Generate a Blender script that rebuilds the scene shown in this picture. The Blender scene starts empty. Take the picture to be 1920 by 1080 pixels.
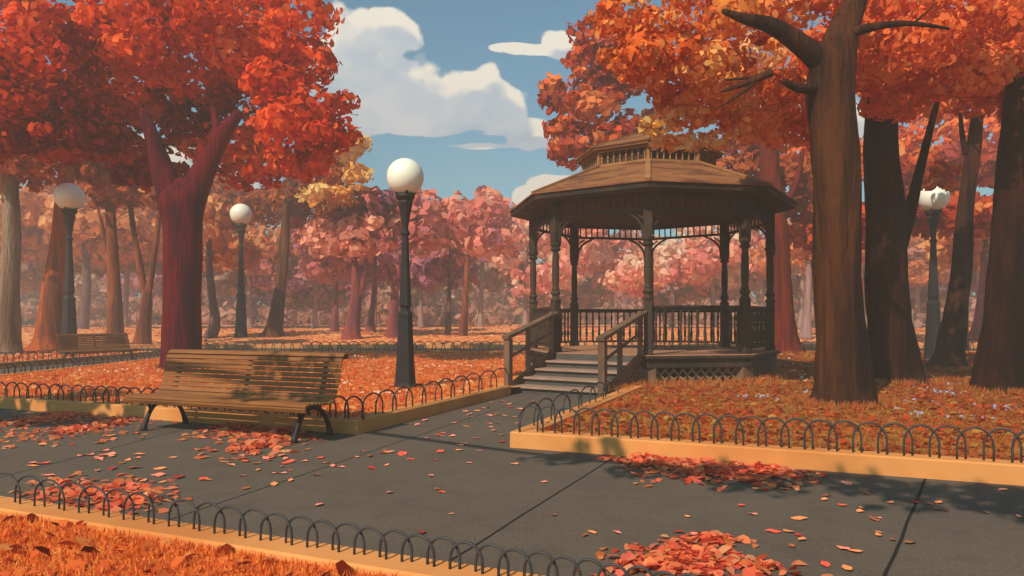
import bpy, math, random
import numpy as np
from mathutils import Vector, Matrix
random.seed(7); rng = np.random.default_rng(11)
S = bpy.context.scene; COL = S.collection
H, F, CX, HY = 1.45, 1317.0, 960.0, 600.0
R = math.radians
D1 = Vector((-.925, .380, 0)).normalized()      # along the front kerbs, to the left
D2 = Vector((.380, .925, 0)).normalized()       # away from the camera, across them

# ---------------------------------------------------------------- helpers
def lin(c):
    return tuple(((v/255.)/12.92 if v/255. <= .04045 else ((v/255.+.055)/1.055)**2.4) for v in c)
def g_of(Y):
    def sm(t): t = max(0., min(1., t)); return t*t*(3-2*t)
    if Y < 36: return .14
    return .14 + .36*sm((Y-36)/12.) + .27*sm((Y-46)/26.)
def gpt(px, py):                                 # a point on the lawns
    a, b = 2., 400.
    for _ in range(60):
        m = (a+b)/2
        if HY+(H-g_of(m))*F/m > py: a = m
        else: b = m
    return Vector(((px-CX)/F*a, a, g_of(a)))
def at(px, py, Y): return Vector(((px-CX)/F*Y, Y, H+(HY-py)/F*Y))
def onz(px, py, z): Y = (H-z)*F/(py-HY); return Vector(((px-CX)/F*Y, Y, z))

def tag(o, label=None, cat=None, group=None, kind=None):
    if label: o['label'] = label
    if cat: o['category'] = cat
    if group: o['group'] = group
    if kind: o['kind'] = kind
    return o
def empty(name, loc, rz=0.):
    o = bpy.data.objects.new(name, None); COL.objects.link(o)
    o.location = loc; o.rotation_euler = (0, 0, rz); o.empty_display_size = .3
    return o
def copy_tree(o, parent=None):
    c = o.copy(); COL.objects.link(c); c.parent = parent
    for ch in list(o.children): copy_tree(ch, c)
    return c

class MB:
    def __init__(s, org=(0, 0, 0)): s.v = []; s.f = []; s.o = Vector(org)
    def add(s, vs, fs):
        n = len(s.v); s.v += [tuple(Vector(p)-s.o) for p in vs]; s.f += [tuple(i+n for i in f) for f in fs]; return s
    def box(s, c, sz, ax=None):                  # ax: matrix 3x3 columns
        c = Vector(c); h = [v/2 for v in sz]; vs = []
        for dz in (-1, 1):
            for dx, dy in ((-1, -1), (1, -1), (1, 1), (-1, 1)):
                d = Vector((dx*h[0], dy*h[1], dz*h[2])); vs.append(c+(ax @ d if ax else d))
        return s.add(vs, [(3, 2, 1, 0), (4, 5, 6, 7), (0, 1, 5, 4), (1, 2, 6, 5), (2, 3, 7, 6), (3, 0, 4, 7)])
    def beam(s, a, b, w, h, up=(0, 0, 1)):       # rectangular bar from a to b; w sideways, h along up
        a = Vector(a); b = Vector(b); d = (b-a); L = d.length; d.normalize()
        sd = d.cross(Vector(up)).normalized(); u = sd.cross(d)
        return s.box((a+b)/2, (L, w, h), Matrix((d, sd, u)).transposed())
    def lathe(s, c, prof, n=10, rot=0., ax=None):
        c = Vector(c); vs = []; fs = []
        for z, r in prof:
            for i in range(n):
                a = rot+2*math.pi*i/n; vs.append(c+Vector((r*math.cos(a), r*math.sin(a), z)))
        for k in range(len(prof)-1):
            for i in range(n):
                j = (i+1) % n; fs.append((k*n+i, k*n+j, (k+1)*n+j, (k+1)*n+i))
        fs.append(tuple(range(n))[::-1]); fs.append(tuple(range((len(prof)-1)*n, len(prof)*n)))
        return s.add(vs, fs)
    def tube(s, pts, rad, n=8, rough=0., cap=True, flare=None):
        pts = [Vector(p) for p in pts]; vs = []; fs = []; ref = None
        ph = [random.uniform(0, 6.28) for _ in range(4)]
        for k, p in enumerate(pts):
            d = (pts[min(k+1, len(pts)-1)]-pts[max(k-1, 0)]).normalized()
            if ref is None: ref = Vector((1, 0, 0)) if abs(d.x) < .9 else Vector((0, 1, 0))
            u = (ref-d*ref.dot(d)).normalized(); w = d.cross(u); ref = u
            for i in range(n):
                a = 2*math.pi*i/n
                r = rad[k]*(1+rough*(.5*math.sin(3*a+ph[0]+k*.35)+.35*math.sin(5*a+ph[1]-k*.5)+.25*math.sin(2*a+ph[2]+k*.8)+random.uniform(-.25, .25)))
                if flare and k < len(flare): r *= 1+flare[k]*max(0, math.sin(2.5*a+ph[3]))
                vs.append(p+u*(r*math.cos(a))+w*(r*math.sin(a)))
        for k in range(len(pts)-1):
            for i in range(n):
                j = (i+1) % n; fs.append((k*n+i, k*n+j, (k+1)*n+j, (k+1)*n+i))
        if cap: fs.append(tuple(range(n))[::-1]); fs.append(tuple(range((len(pts)-1)*n, len(pts)*n)))
        return s.add(vs, fs)
    def prism(s, poly, z0, z1):
        n = len(poly); vs = [(p[0], p[1], z0) for p in poly]+[(p[0], p[1], z1) for p in poly]
        return s.add(vs, [tuple(range(n))[::-1], tuple(range(n, 2*n))]+[(i, (i+1) % n, n+(i+1) % n, n+i) for i in range(n)])
    def build(s, name, mat, parent=None, smooth=False, bevel=0.):
        me = bpy.data.meshes.new(name); me.from_pydata(s.v, [], s.f); me.update()
        if smooth: me.polygons.foreach_set('use_smooth', [True]*len(me.polygons))
        o = bpy.data.objects.new(name, me); COL.objects.link(o); o.data.materials.append(mat); o.parent = parent
        if parent is None: o.location = s.o
        if bevel:
            m = o.modifiers.new('bevel', 'BEVEL'); m.width = bevel; m.segments = 1; m.limit_method = 'ANGLE'; m.angle_limit = R(40)
        return o

# ---------------------------------------------------------------- materials
def newmat(name):
    m = bpy.data.materials.new(name); m.use_nodes = True; nt = m.node_tree; nt.nodes.clear()
    out = nt.nodes.new('ShaderNodeOutputMaterial'); return m, nt, out
def N(nt, typ, **kw):
    n = nt.nodes.new(typ)
    for k, v in kw.items(): setattr(n, k, v)
    return n
def mix(nt, fac, a, b, blend='MIX'):
    n = N(nt, 'ShaderNodeMix', data_type='RGBA', blend_type=blend)
    for sk, v in ((n.inputs[0], fac), (n.inputs[6], a), (n.inputs[7], b)):
        if hasattr(v, 'is_linked'): nt.links.new(v, sk)
        elif isinstance(v, (int, float)): sk.default_value = v
        else: sk.default_value = (*v, 1)
    return n.outputs[2]
def noise(nt, vec, scale, detail=3, rough=.55, vscale=None, dist=0.):
    if vscale:
        mp = N(nt, 'ShaderNodeMapping'); mp.inputs['Scale'].default_value = vscale; nt.links.new(vec, mp.inputs[0]); vec = mp.outputs[0]
    n = N(nt, 'ShaderNodeTexNoise'); n.inputs['Scale'].default_value = scale; n.inputs['Detail'].default_value = detail
    n.inputs['Roughness'].default_value = rough; n.inputs['Distortion'].default_value = dist; nt.links.new(vec, n.inputs['Vector']); return n.outputs[0]
def ramp(nt, v, stops):
    n = N(nt, 'ShaderNodeValToRGB'); nt.links.new(v, n.inputs[0]); e = n.color_ramp.elements
    while len(e) < len(stops): e.new(.5)
    for i, (p, c) in enumerate(stops):
        e[i].position = p; e[i].color = (*c, 1) if not isinstance(c, (int, float)) else (c, c, c, 1)
    return n.outputs[0]
def bsdf(nt, out, col, rough=.85, bump=None, bs=.3, bd=.02, spec=.25, metal=0.):
    b = N(nt, 'ShaderNodeBsdfPrincipled'); b.inputs['Roughness'].default_value = rough; b.inputs['Specular IOR Level'].default_value = spec
    b.inputs['Metallic'].default_value = metal
    if hasattr(col, 'is_linked'): nt.links.new(col, b.inputs['Base Color'])
    else: b.inputs['Base Color'].default_value = (*col, 1)
    if bump is not None:
        bn = N(nt, 'ShaderNodeBump'); bn.inputs['Strength'].default_value = bs; bn.inputs['Distance'].default_value = bd
        nt.links.new(bump, bn.inputs['Height']); nt.links.new(bn.outputs[0], b.inputs['Normal'])
    nt.links.new(b.outputs[0], out.inputs[0]); return b
def obco(nt): return N(nt, 'ShaderNodeTexCoord').outputs['Object']
def geo(nt): return N(nt, 'ShaderNodeNewGeometry').outputs['Position']

def m_two(name, c1, c2, scale=6, rough=.85, vscale=None, lo=.35, hi=.65, bs=.3, bd=.02, spec=.25, c3=None, world=False):
    m, nt, out = newmat(name); co = geo(nt) if world else obco(nt)
    n = noise(nt, co, scale, 5, .6, vscale, .3)
    col = ramp(nt, n, [(lo, c1), (hi, c2)])
    if c3 is not None:
        n2 = noise(nt, co, scale*.35, 3, .6, vscale); col = mix(nt, ramp(nt, n2, [(.48, 0), (.62, 1)]), col, c3)
    n3 = noise(nt, co, scale*3, 4, .6, vscale)
    bsdf(nt, out, col, rough, n3, bs, bd, spec); return m
_bark = {}
def bark(c1, c2, c3=None):
    k = (c1, c2, c3)
    if k not in _bark: _bark[k] = m_two('bark', lin(c1), lin(c2), 5.0, .95, (1, 1, .12), .4, .6, 1., .10, .12, lin(c3) if c3 else None)
    return _bark[k]
def m_leaf():
    m, nt, out = newmat('leaf'); at_ = N(nt, 'ShaderNodeAttribute', attribute_name='Col'); c = at_.outputs['Color']
    d = N(nt, 'ShaderNodeBsdfDiffuse'); t = N(nt, 'ShaderNodeBsdfTranslucent'); mx = N(nt, 'ShaderNodeMixShader'); mx.inputs[0].default_value = .45
    nt.links.new(c, d.inputs[0]); nt.links.new(c, t.inputs[0]); nt.links.new(d.outputs[0], mx.inputs[1]); nt.links.new(t.outputs[0], mx.inputs[2])
    nt.links.new(mx.outputs[0], out.inputs[0]); return m
LEAF = m_leaf()
M = {}
M['iron'] = m_two('painted_iron', lin((42, 44, 46)), lin((58, 58, 58)), 14, .55, bs=.15, bd=.004, spec=.4)
M['lampiron'] = m_two('lamp_iron', lin((28, 23, 27)), lin((40, 33, 36)), 7, .6, bs=.15, bd=.004, spec=.3)
M['wood'] = m_two('bench_wood', lin((110, 66, 30)), lin((148, 92, 44)), 5, .6, (.35, 4, 4), .3, .7, .2, .004, .3)
M['kerb'] = m_two('kerb_stone', lin((204, 130, 70)), lin((218, 148, 86)), 1.6, .9, None, .3, .7, .25, .006, .2, lin((196, 122, 64)), True)
M['gwood'] = m_two('gazebo_wood', lin((44, 35, 28)), lin((72, 55, 40)), 4, .75, (1, 1, .4), .35, .65, .35, .01, .25, lin((40, 36, 33)))
M['lath'] = m_two('lattice_wood', lin((116, 92, 70)), lin((142, 114, 88)), 5, .75, None, .35, .65, .3, .008, .25)
M['gdark'] = m_two('gazebo_frieze_back', lin((50, 36, 26)), lin((72, 50, 34)), 5, .8, None, .35, .65, .3, .01, .2)
M['gstair'] = m_two('stair_side_wood', lin((92, 68, 52)), lin((122, 92, 70)), 5, .75, (1, 1, .5), .35, .65, .3, .008, .25)
M['tread'] = m_two('tread_wood_sunlit', lin((136, 108, 92)), lin((166, 134, 116)), 3, .7, None, .3, .7, .2, .004, .25)  # lighter than the risers; sun from above put into the colour
M['riser'] = m_two('riser_wood_shaded', lin((66, 64, 62)), lin((86, 80, 74)), 4, .8, None, .3, .7, .2, .004, .2)  # darker than the treads; shade of the upright faces put into the colour
M['floor'] = m_two('deck_wood', lin((150, 104, 76)), lin((172, 124, 92)), 4, .75, None, .3, .7, .2, .004, .2)
M['roof'] = m_two('roof_boards', lin((116, 72, 42)), lin((154, 102, 62)), 2.6, .85, (1, 1, 6), .3, .7, .4, .01, .2, lin((98, 60, 40)))
M['trim'] = m_two('roof_trim', lin((132, 90, 56)), lin((160, 114, 74)), 4, .8, None, .3, .7, .2, .006, .2)
m, nt, out = newmat('lamp_glass'); bsdf(nt, out, lin((236, 234, 218)), .35, None, spec=.4); M['globe'] = m

def m_path():
    m, nt, out = newmat('pavement'); p = geo(nt)
    a = noise(nt, p, 55, 4, .8); b = noise(nt, p, .9, 4, .6); c = noise(nt, p, 22, 3, .6)
    col = ramp(nt, a, [(.3, lin((72, 64, 56))), (.72, lin((116, 102, 88)))])
    col = mix(nt, ramp(nt, b, [(.35, 0), (.7, .55)]), col, lin((80, 71, 62)))
    col = mix(nt, ramp(nt, c, [(.45, 0), (.75, .25)]), col, lin((116, 104, 88)))
    wob = noise(nt, p, 1.2, 2)
    def mth(op, x, y=None):
        n = N(nt, 'ShaderNodeMath', operation=op)
        for i, v in enumerate((x, y)):
            if v is None: continue
            if hasattr(v, 'is_linked'): nt.links.new(v, n.inputs[i])
            else: n.inputs[i].default_value = v
        return n.outputs[0]
    u = None                                      # slab joints, slightly fanned
    for (ax_, ay_), (bx_, by_) in (((-4.72, 6.47), (-4.31, 9.55)), ((-2.24, 5.79), (-1.29, 8.49)), ((-.30, 4.39), (.985, 7.21)), ((2.17, 4.06), (3.67, 6.26)), ((-7.4, 7.6), (-7.2, 11.2)), ((5.0, 2.2), (7.0, 4.6))):
        L_ = math.hypot(bx_-ax_, by_-ay_); nx_, ny_ = (by_-ay_)/L_, -(bx_-ax_)/L_
        dn = N(nt, 'ShaderNodeVectorMath', operation='DOT_PRODUCT'); dn.inputs[1].default_value = (nx_, ny_, 0); nt.links.new(p, dn.inputs[0])
        q = mth('ABSOLUTE', mth('ADD', mth('SUBTRACT', dn.outputs['Value'], ax_*nx_+ay_*ny_), mth('MULTIPLY', mth('SUBTRACT', wob, .5), .03)))
        u = q if u is None else mth('MINIMUM', u, q)
    j = mth('LESS_THAN', u, .011)
    st_ = noise(nt, p, 3.2, 5, .7); col = mix(nt, ramp(nt, st_, [(.52, 0), (.6, .22)]), col, lin((70, 62, 54)))
    col = mix(nt, j, col, lin((34, 32, 30)))
    hgt = mth('SUBTRACT', a, mth('MULTIPLY', mth('LESS_THAN', u, .02), 2.5))
    bsdf(nt, out, col, .92, hgt, .35, .006, .15); return m
M['path'] = m_path()
def m_lawn(name, cs, s=.8):
    m, nt, out = newmat(name); p = geo(nt)
    a = noise(nt, p, s, 4, .6, None, .6); b = noise(nt, p, s*7, 4, .65); c = noise(nt, p, s*.3, 3)
    col = ramp(nt, a, [(.3, cs[0]), (.45, cs[1]), (.58, cs[2]), (.7, cs[3])])
    col = mix(nt, ramp(nt, b, [(.42, 0), (.66, .6)]), col, cs[4]); col = mix(nt, ramp(nt, c, [(.5, 0), (.66, .6)]), col, cs[5])
    bsdf(nt, out, col, .95, b, .6, .03, .1); return m
LW = [lin(c) for c in ((206, 100, 46), (224, 122, 58), (236, 148, 72), (230, 128, 64), (196, 84, 44), (240, 162, 92))]
M['lawn'] = m_lawn('leafy_lawn', LW, 1.1)
M['lawn2'] = m_lawn('far_lawn', [lin(c) for c in ((216, 122, 70), (232, 146, 84), (244, 172, 106), (222, 126, 70), (204, 100, 58), (248, 190, 130))], .35)
M['lawn3'] = m_lawn('brown_olive_lawn', [lin(c) for c in ((160, 82, 38), (176, 98, 46), (160, 112, 50), (182, 88, 42), (150, 62, 34), (158, 122, 54))], 1.0)  # brown and olive ground colours of the right block

# ---------------------------------------------------------------- leaf clouds
PAL = {
 'red':    [(246, 104, 46), (240, 94, 40), (230, 82, 36), (250, 118, 58), (206, 60, 28), (168, 36, 18)],
 'deep':   [(206, 62, 32), (182, 46, 26), (160, 34, 20), (216, 80, 40), (134, 24, 16)],  # darker red for lower lumps; under-canopy shade put into the leaf colour
 'crim':   [(220, 92, 46), (208, 76, 38), (230, 112, 56), (180, 78, 70), (236, 146, 84), (184, 58, 32)],
 'orange': [(238, 132, 60), (230, 116, 50), (244, 156, 76), (234, 122, 60), (216, 98, 44), (248, 180, 104)],
 'flame':  [(248, 144, 80), (244, 130, 70), (236, 116, 62), (250, 164, 98), (222, 98, 52), (248, 152, 92)],
 'peach':  [(240, 170, 108), (230, 150, 92), (224, 134, 76), (244, 184, 124), (210, 118, 70), (236, 160, 108)],
 'amber':  [(214, 112, 46), (196, 92, 40), (174, 72, 36), (244, 172, 76), (248, 194, 102), (184, 80, 42)],
 'yellow': [(250, 200, 112), (244, 180, 90), (252, 216, 140), (240, 158, 80)],
 'pink':   [(248, 170, 140), (242, 156, 132), (230, 134, 122), (220, 122, 120), (250, 184, 150), (204, 122, 146)],
 'mauve':  [(214, 132, 140), (198, 126, 150), (226, 136, 128), (216, 124, 122), (188, 128, 164)],
 'rose':   [(254, 172, 148), (248, 158, 136), (253, 200, 170), (242, 144, 130), (254, 222, 194)],  # brightened far leaves; pink haze glow behind the gazebo put into the colour
 'glow':   [(252, 180, 112), (250, 162, 92), (253, 196, 132), (246, 146, 80), (254, 212, 154)],  # pale peach leaves; hazy light above the gazebo put into the colour
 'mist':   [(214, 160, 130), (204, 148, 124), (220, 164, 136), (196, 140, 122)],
 'brown':  [(176, 82, 46), (156, 68, 38), (190, 94, 50), (206, 114, 60)],
}
PALN = {k: np.array([lin(c) for c in v]) for k, v in PAL.items()}
def rdir(n):
    v = rng.normal(size=(n, 3)); return v/np.linalg.norm(v, axis=1)[:, None]
def leaf_obj(name, pos, nrm, size, col, parent=None, org=(0, 0, 0), elong=.62, fold=.22, jit=.12):
    n = len(pos); pos = pos-np.array(org)
    nrm = nrm/np.linalg.norm(nrm, axis=1)[:, None]
    t = np.cross(nrm, rdir(n)); t /= np.linalg.norm(t, axis=1)[:, None]; b = np.cross(nrm, t)
    sh = np.array([(-1, 0, -fold), (-.42, -1, 0), (.40, -.86, 0), (1.08, 0, -fold*1.3), (.46, .92, 0), (-.36, .98, 0)])
    sh[:, 1] *= elong
    P = np.repeat(sh[None], n, 0)*(1+rng.normal(0, jit, (n, 6, 1)))
    V = pos[:, None, :]+size[:, None, None]*(P[:, :, 0:1]*t[:, None]+P[:, :, 1:2]*b[:, None]+P[:, :, 2:3]*nrm[:, None])
    me = bpy.data.meshes.new(name); me.vertices.add(n*6); me.vertices.foreach_set('co', V.reshape(-1).astype(np.float32))
    me.loops.add(n*6); me.loops.foreach_set('vertex_index', np.arange(n*6, dtype=np.int32))
    me.polygons.add(n); me.polygons.foreach_set('loop_start', np.arange(n, dtype=np.int32)*6)
    me.update(calc_edges=True)
    ca = me.color_attributes.new('Col', 'FLOAT_COLOR', 'POINT'); c4 = np.ones((n, 6, 4), np.float32); c4[:, :, :3] = col[:, None]
    ca.data.foreach_set('color', c4.reshape(-1)); me.materials.append(LEAF)
    o = bpy.data.objects.new(name, me); COL.objects.link(o); o.parent = parent
    if parent is None: o.location = org
    return o
def crown_pts(lumps, rc, ls, pal, dens=1.25, hang=0.):
    """lumps: (centre, (rx,ry,rz), palette or None); returns arrays of leaves on the shells of many small clumps"""
    cs, rs, ps = [], [], []
    rc0 = rc
    for c, rad, pl in lumps:
        rc = min(rc0, .62*min(rad))
        vol = rad[0]*rad[1]*rad[2]; n = max(3, int(1.5*(vol/rc**3)**.78))
        d = rdir(n)*(rng.uniform(.15, 1, (n, 1))**(.45)); e = np.array(rad)-rc*.55; e = np.maximum(e, np.array(rad)*.35)
        cs.append(np.array(c)+d*e); rs.append(rc*rng.uniform(.55, 1.15, n)); ps += [pl or pal]*n
        m = int(n*1.1); d = rdir(m)*rng.uniform(.92, 1.10, (m, 1)); d[:, 2] *= .95      # small outer sprigs roughen the outline
        cs.append(np.array(c)+d*(np.array(rad)-rc*.15)); rs.append(rc*rng.uniform(.2, .42, m)); ps += [pl or pal]*m
    cs = np.concatenate(cs); rs = np.concatenate(rs); P, Nn, C = [], [], []
    for i in range(len(cs)):
        n = int(dens*12.6*rs[i]**2*.8/(1.7*ls*ls)); d = rdir(n)
        rr = rs[i]*(1+rng.normal(0, .17, (n, 1))); p = cs[i]+d*rr*np.array((1, 1, .72))
        dist = np.linalg.norm(p[:, None]-cs[None], axis=2)/rs[None]; dist[:, i] = 9
        k = dist.min(axis=1) > .72; p = p[k]; d = d[k]
        pn = PALN[ps[i]]; base = pn[rng.integers(len(pn))]; alt = pn[rng.integers(len(pn), size=len(p))]
        w = (rng.random((len(p), 1)) < .3)*.75; c = base*(1-w)+alt*w
        c = c*(1+rng.normal(0, .1, (len(p), 1))); P.append(p); Nn.append(d+rng.normal(0, .38, d.shape)); C.append(np.clip(c, 0, 1))
    P = np.concatenate(P); Nn = np.concatenate(Nn); C = np.concatenate(C)
    return P, Nn, ls*rng.uniform(.7, 1.3, len(P)), C

def smooth_path(pts, rad, sub=4):
    """Catmull-Rom through points with radii"""
    P, Q = [], []
    n = len(pts)
    for i in range(n-1):
        p0, p1, p2, p3 = pts[max(i-1, 0)], pts[i], pts[i+1], pts[min(i+2, n-1)]
        for k in range(sub):
            t = k/sub
            P.append(.5*((2*p1)+(p2-p0)*t+(2*p0-5*p1+4*p2-p3)*t*t+(3*p1-p0-3*p2+p3)*t*t*t)); Q.append(rad[i]*(1-t)+rad[i+1]*t)
    P.append(pts[-1]); Q.append(rad[-1]); return P, Q
def tree(name, label, base, trunk, barkm, crown, pal, rc=1., ls=.16, branches=(), group=None, cat='tree', dens=1.25, depth=.9, sides=14, rough=.1, Y=None, cname='crown'):
    """trunk: [(px, py, width_px)], measured at the depth where the base stands; crown: [(px, py, rx, ry, dY[, palette])] in px"""
    b = gpt(*base) if Y is None else Vector(((base[0]-CX)/F*Y, Y, g_of(Y)))
    Y0 = b.y; s = Y0/F
    root = empty(name, b); tag(root, label, cat, group)
    pts = [at(px, py, Y0) for px, py, w in trunk]; rad = [w*s/2 for px, py, w in trunk]
    pts[0] = Vector((pts[0].x, Y0, b.z-.06))
    for k in range(1, len(pts)): pts[k].y += random.uniform(-.05, .05)*(pts[k]-pts[k-1]).length
    P, Q = smooth_path(pts, rad, 5)
    mb = MB(b); mb.tube(P, Q, sides, rough, flare=[.34, .26, .16, .09, .05, .03]); mb.build('trunk', barkm, root, True)
    for br in branches:
        bp = [at(px, py, Y0+(dy[0] if dy else 0)) for px, py, w, *dy in br]; rd = [w*s/2 for px, py, w, *dy in br]
        P, Q = smooth_path(bp, rd, 4); m2 = MB(b); m2.tube(P, Q, max(7, sides-4), rough); m2.build('branch', barkm, root, True)
    if crown:
        L = []
        for c in crown:
            px, py, rx, ry, dy = c[:5]; pl = c[5] if len(c) > 5 else None
            ctr = at(px, py, Y0+dy); k = (Y0+dy)/F
            L.append((tuple(ctr), (rx*k, max(rx, ry)*k*depth, ry*k), pl))
        p, nn, sz, c = crown_pts(L, rc, ls, pal, dens)
        leaf_obj(cname, p, nn, sz, c, root, tuple(b))
    return root

# ---------------------------------------------------------------- ground, paths, kerbs, lawns
def sheet(name, poly, z, mat, kind='structure'):
    me = bpy.data.meshes.new(name); me.from_pydata([(p[0], p[1], z) for p in poly], [], [tuple(range(len(poly)))]); me.update()
    o = bpy.data.objects.new(name, me); COL.objects.link(o); me.materials.append(mat); o['kind'] = kind; return o
sheet('path', [(-75, -14), (75, -14), (75, 36.4), (-75, 36.4)], 0, M['path'])
# distant ground, one sheet to the horizon
ys = [36.3+(i/40.)**1.6*60 for i in range(41)]+[130, 200, 400, 900]; xs = [-900, -200]+[-80+i*8 for i in range(21)]+[200, 900]
mb = MB(); vs = [(x, y, (g_of(y) if i else .14)+(.10*math.sin(x*.13+y*.21)*min(1, (y-36.3)/8) if y < 100 else 0)) for i, y in enumerate(ys) for x in xs]
nx = len(xs); mb.add(vs, [(j*nx+i, j*nx+i+1, (j+1)*nx+i+1, (j+1)*nx+i) for j in range(len(ys)-1) for i in range(nx-1)])
tag(mb.build('ground', M['lawn2'], smooth=True), kind='structure')
A = Vector((-1.955, 8.88, 0)); Bc = Vector((-.03, 7.99, 0)); KH, KW, LZ = .18, .24, .14
A_end = A+D1*((A.x+12)/.925); B_end = Bc-D1*40
GA = A+D2*5.1                                     # where the left side kerb ends beside the stairs
GB = Bc+D2*6.15
LB = Vector((-12, 28.9, 0))
# main lawn: left block + behind the gazebo + right block
sheet('lawn', [A, GA, GA+Vector((2.4, 3.0, 0)), Vector((1.9, 17.2, 0)), Vector((1.9, 28.9, 0)), LB, A_end], LZ, M['lawn'])
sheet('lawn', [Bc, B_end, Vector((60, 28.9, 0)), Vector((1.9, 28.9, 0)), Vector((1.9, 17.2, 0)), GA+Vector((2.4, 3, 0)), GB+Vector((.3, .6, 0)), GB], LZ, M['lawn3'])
Fb0, Fb1 = Vector((-16.1, 13, 0)), Vector((-14.35, 28.9, 0))
sheet('lawn', [Fb0, Fb1, Vector((-60, 28.9, 0)), Vector((-60, 13, 0))], LZ, M['lawn'])
N0 = Vector((-3.72, 5.1, 0)); Na = N0+D1*22; Nb = N0-D1*22
sheet('lawn', [Na, Na-D2*16, Nb-D2*16, Nb], LZ, M['lawn'])
def kerb(a, b, inward):                           # outer top edge a-b, kerb body lies towards inward
    inward = Vector(inward).normalized(); c = (a+b)/2+inward*KW/2; d = (b-a)
    mb = MB(); mb.beam(c-d/2+Vector((0, 0, KH/2-.02)), c+d/2+Vector((0, 0, KH/2-.02)), KW, KH+.04)
    o = mb.build('kerb', M['kerb'], bevel=.014); tag(o, kind='structure'); return o
kerb(A-D1*0, A_end, D2); kerb(A+D2*KW, GA, D1)
kerb(Bc, B_end, D2); kerb(Bc+D2*KW, GB, -D1)
kerb(Na, Nb, -D2)
kerb(Vector((-12, A_end.y+KW, 0)), Vector((-12, 28.9-KW, 0)), (1, 0, 0)); kerb(Vector((-12, 28.9, 0)), Vector((60, 28.9, 0)), (0, -1, 0))
kerb(Fb0, Fb1-Vector((0, KW, 0)), (-1, .11, 0)); kerb(Vector((-60, 28.9, 0)), Vector((-14.35, 28.9, 0)), (0, -1, 0))
kerb(Vector((-60, 36.2, 0)), Vector((60, 36.2, 0)), (0, 1, 0))

# ---------------------------------------------------------------- hoop fences
def line_at(px, P0, d):                           # point of the ground line that shows at column px
    k = (px-CX)/F; t = (k*P0.y-P0.x)/(d.x-k*d.y); return P0+d*t
def fence(label, P0, d, px0, px1, p0, p1, h0, h1, thick=.0085, name='hoop_fence', over=.17, group='low iron hoop fences on the kerbs'):
    d = Vector(d).normalized(); P0 = Vector((P0.x, P0.y, KH-.01)); cur = px0; hoops = []; s = 1 if px1 > px0 else -1
    while (px1-cur)*s > 1e-3:
        f = (cur-px0)/(px1-px0); w = p0+(p1-p0)*f; hoops.append((cur, cur+s*w, h0+(h1-h0)*f)); cur += s*w
    org = line_at(px0, P0, d); root = empty(name, org); tag(root, label, 'fence', group)
    for i, (a, b, hp) in enumerate(hoops):
        o = over*(b-a); a0 = line_at(a-o, P0, d); b0 = line_at(b+o, P0, d); h = hp*(a0.y+b0.y)/2/F
        W = (b0-a0); r = W.length/2; u = W.normalized(); c = (a0+b0)/2; sd = Vector((-u.y, u.x, 0))*(thick*1.15*(1 if i % 2 else -1))
        tw = h-min(r*1.15, h*.62); pts = [a0+sd, a0+sd+Vector((0, 0, tw*.6))]
        for k in range(11):
            an = math.pi*(1-k/10.); q = c+u*(math.cos(an)*r*(1+.02*0))+Vector((0, 0, tw+math.sin(an)*(h-tw))); pts.append(q+sd)
        pts += [b0+sd+Vector((0, 0, tw*.6)), b0+sd]
        mb = MB(org); th = thick*(1+random.uniform(-.05, .05)); mb.tube(pts, [th]*len(pts), 6 if a0.y < 20 else 4); mb.build('hoop', M['iron'], root, True)
    return root
fence('blue-grey iron hoop fence along the nearest kerb at the bottom of the photo', N0-D2*.10, -D1, -8, 1760, 41, 50, 56, 60, .0075)
fence('dark iron hoop fence on the front kerb of the right lawn', Bc+D2*.11, -D1, 980, 2000, 33, 56, 50, 66, .0105)
fence('dark hoop fence on the short kerb running to the gazebo steps', Bc+D2*.11-D1*.11, D2, 978, 1146, 30, 20, 47, 31, .011)
fence('iron hoop fence on the left lawn\'s front kerb, passing behind the large bench', A+D2*.11, D1, 676, -30, 26, 19.5, 43, 27, .012)
fence('iron hoop fence on the side kerb from left lawn corner to gazebo steps', A+D2*.11+D1*.11, D2, 682, 946, 29, 24.5, 43, 35, .012)
fence('distant thin hoop fence running straight across behind the lamp post and the gazebo', Vector((0, 28.8, 0)), (1, 0, 0), 318, 1925, 17.7, 17.7, 18.5, 18.5, .017)
fence('small hoop fence on the near side of the side path by the distant bench', Vector((-11.88, 20, 0)), (0, 1, 0), -4, 312, 16, 12, 20, 13, .015)
fence('small hoop fence behind the distant bench on the left', Fb0+Vector((-.12, 0, 0)), Fb1-Fb0, -4, 284, 14.5, 11, 19, 12, .015)

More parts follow.
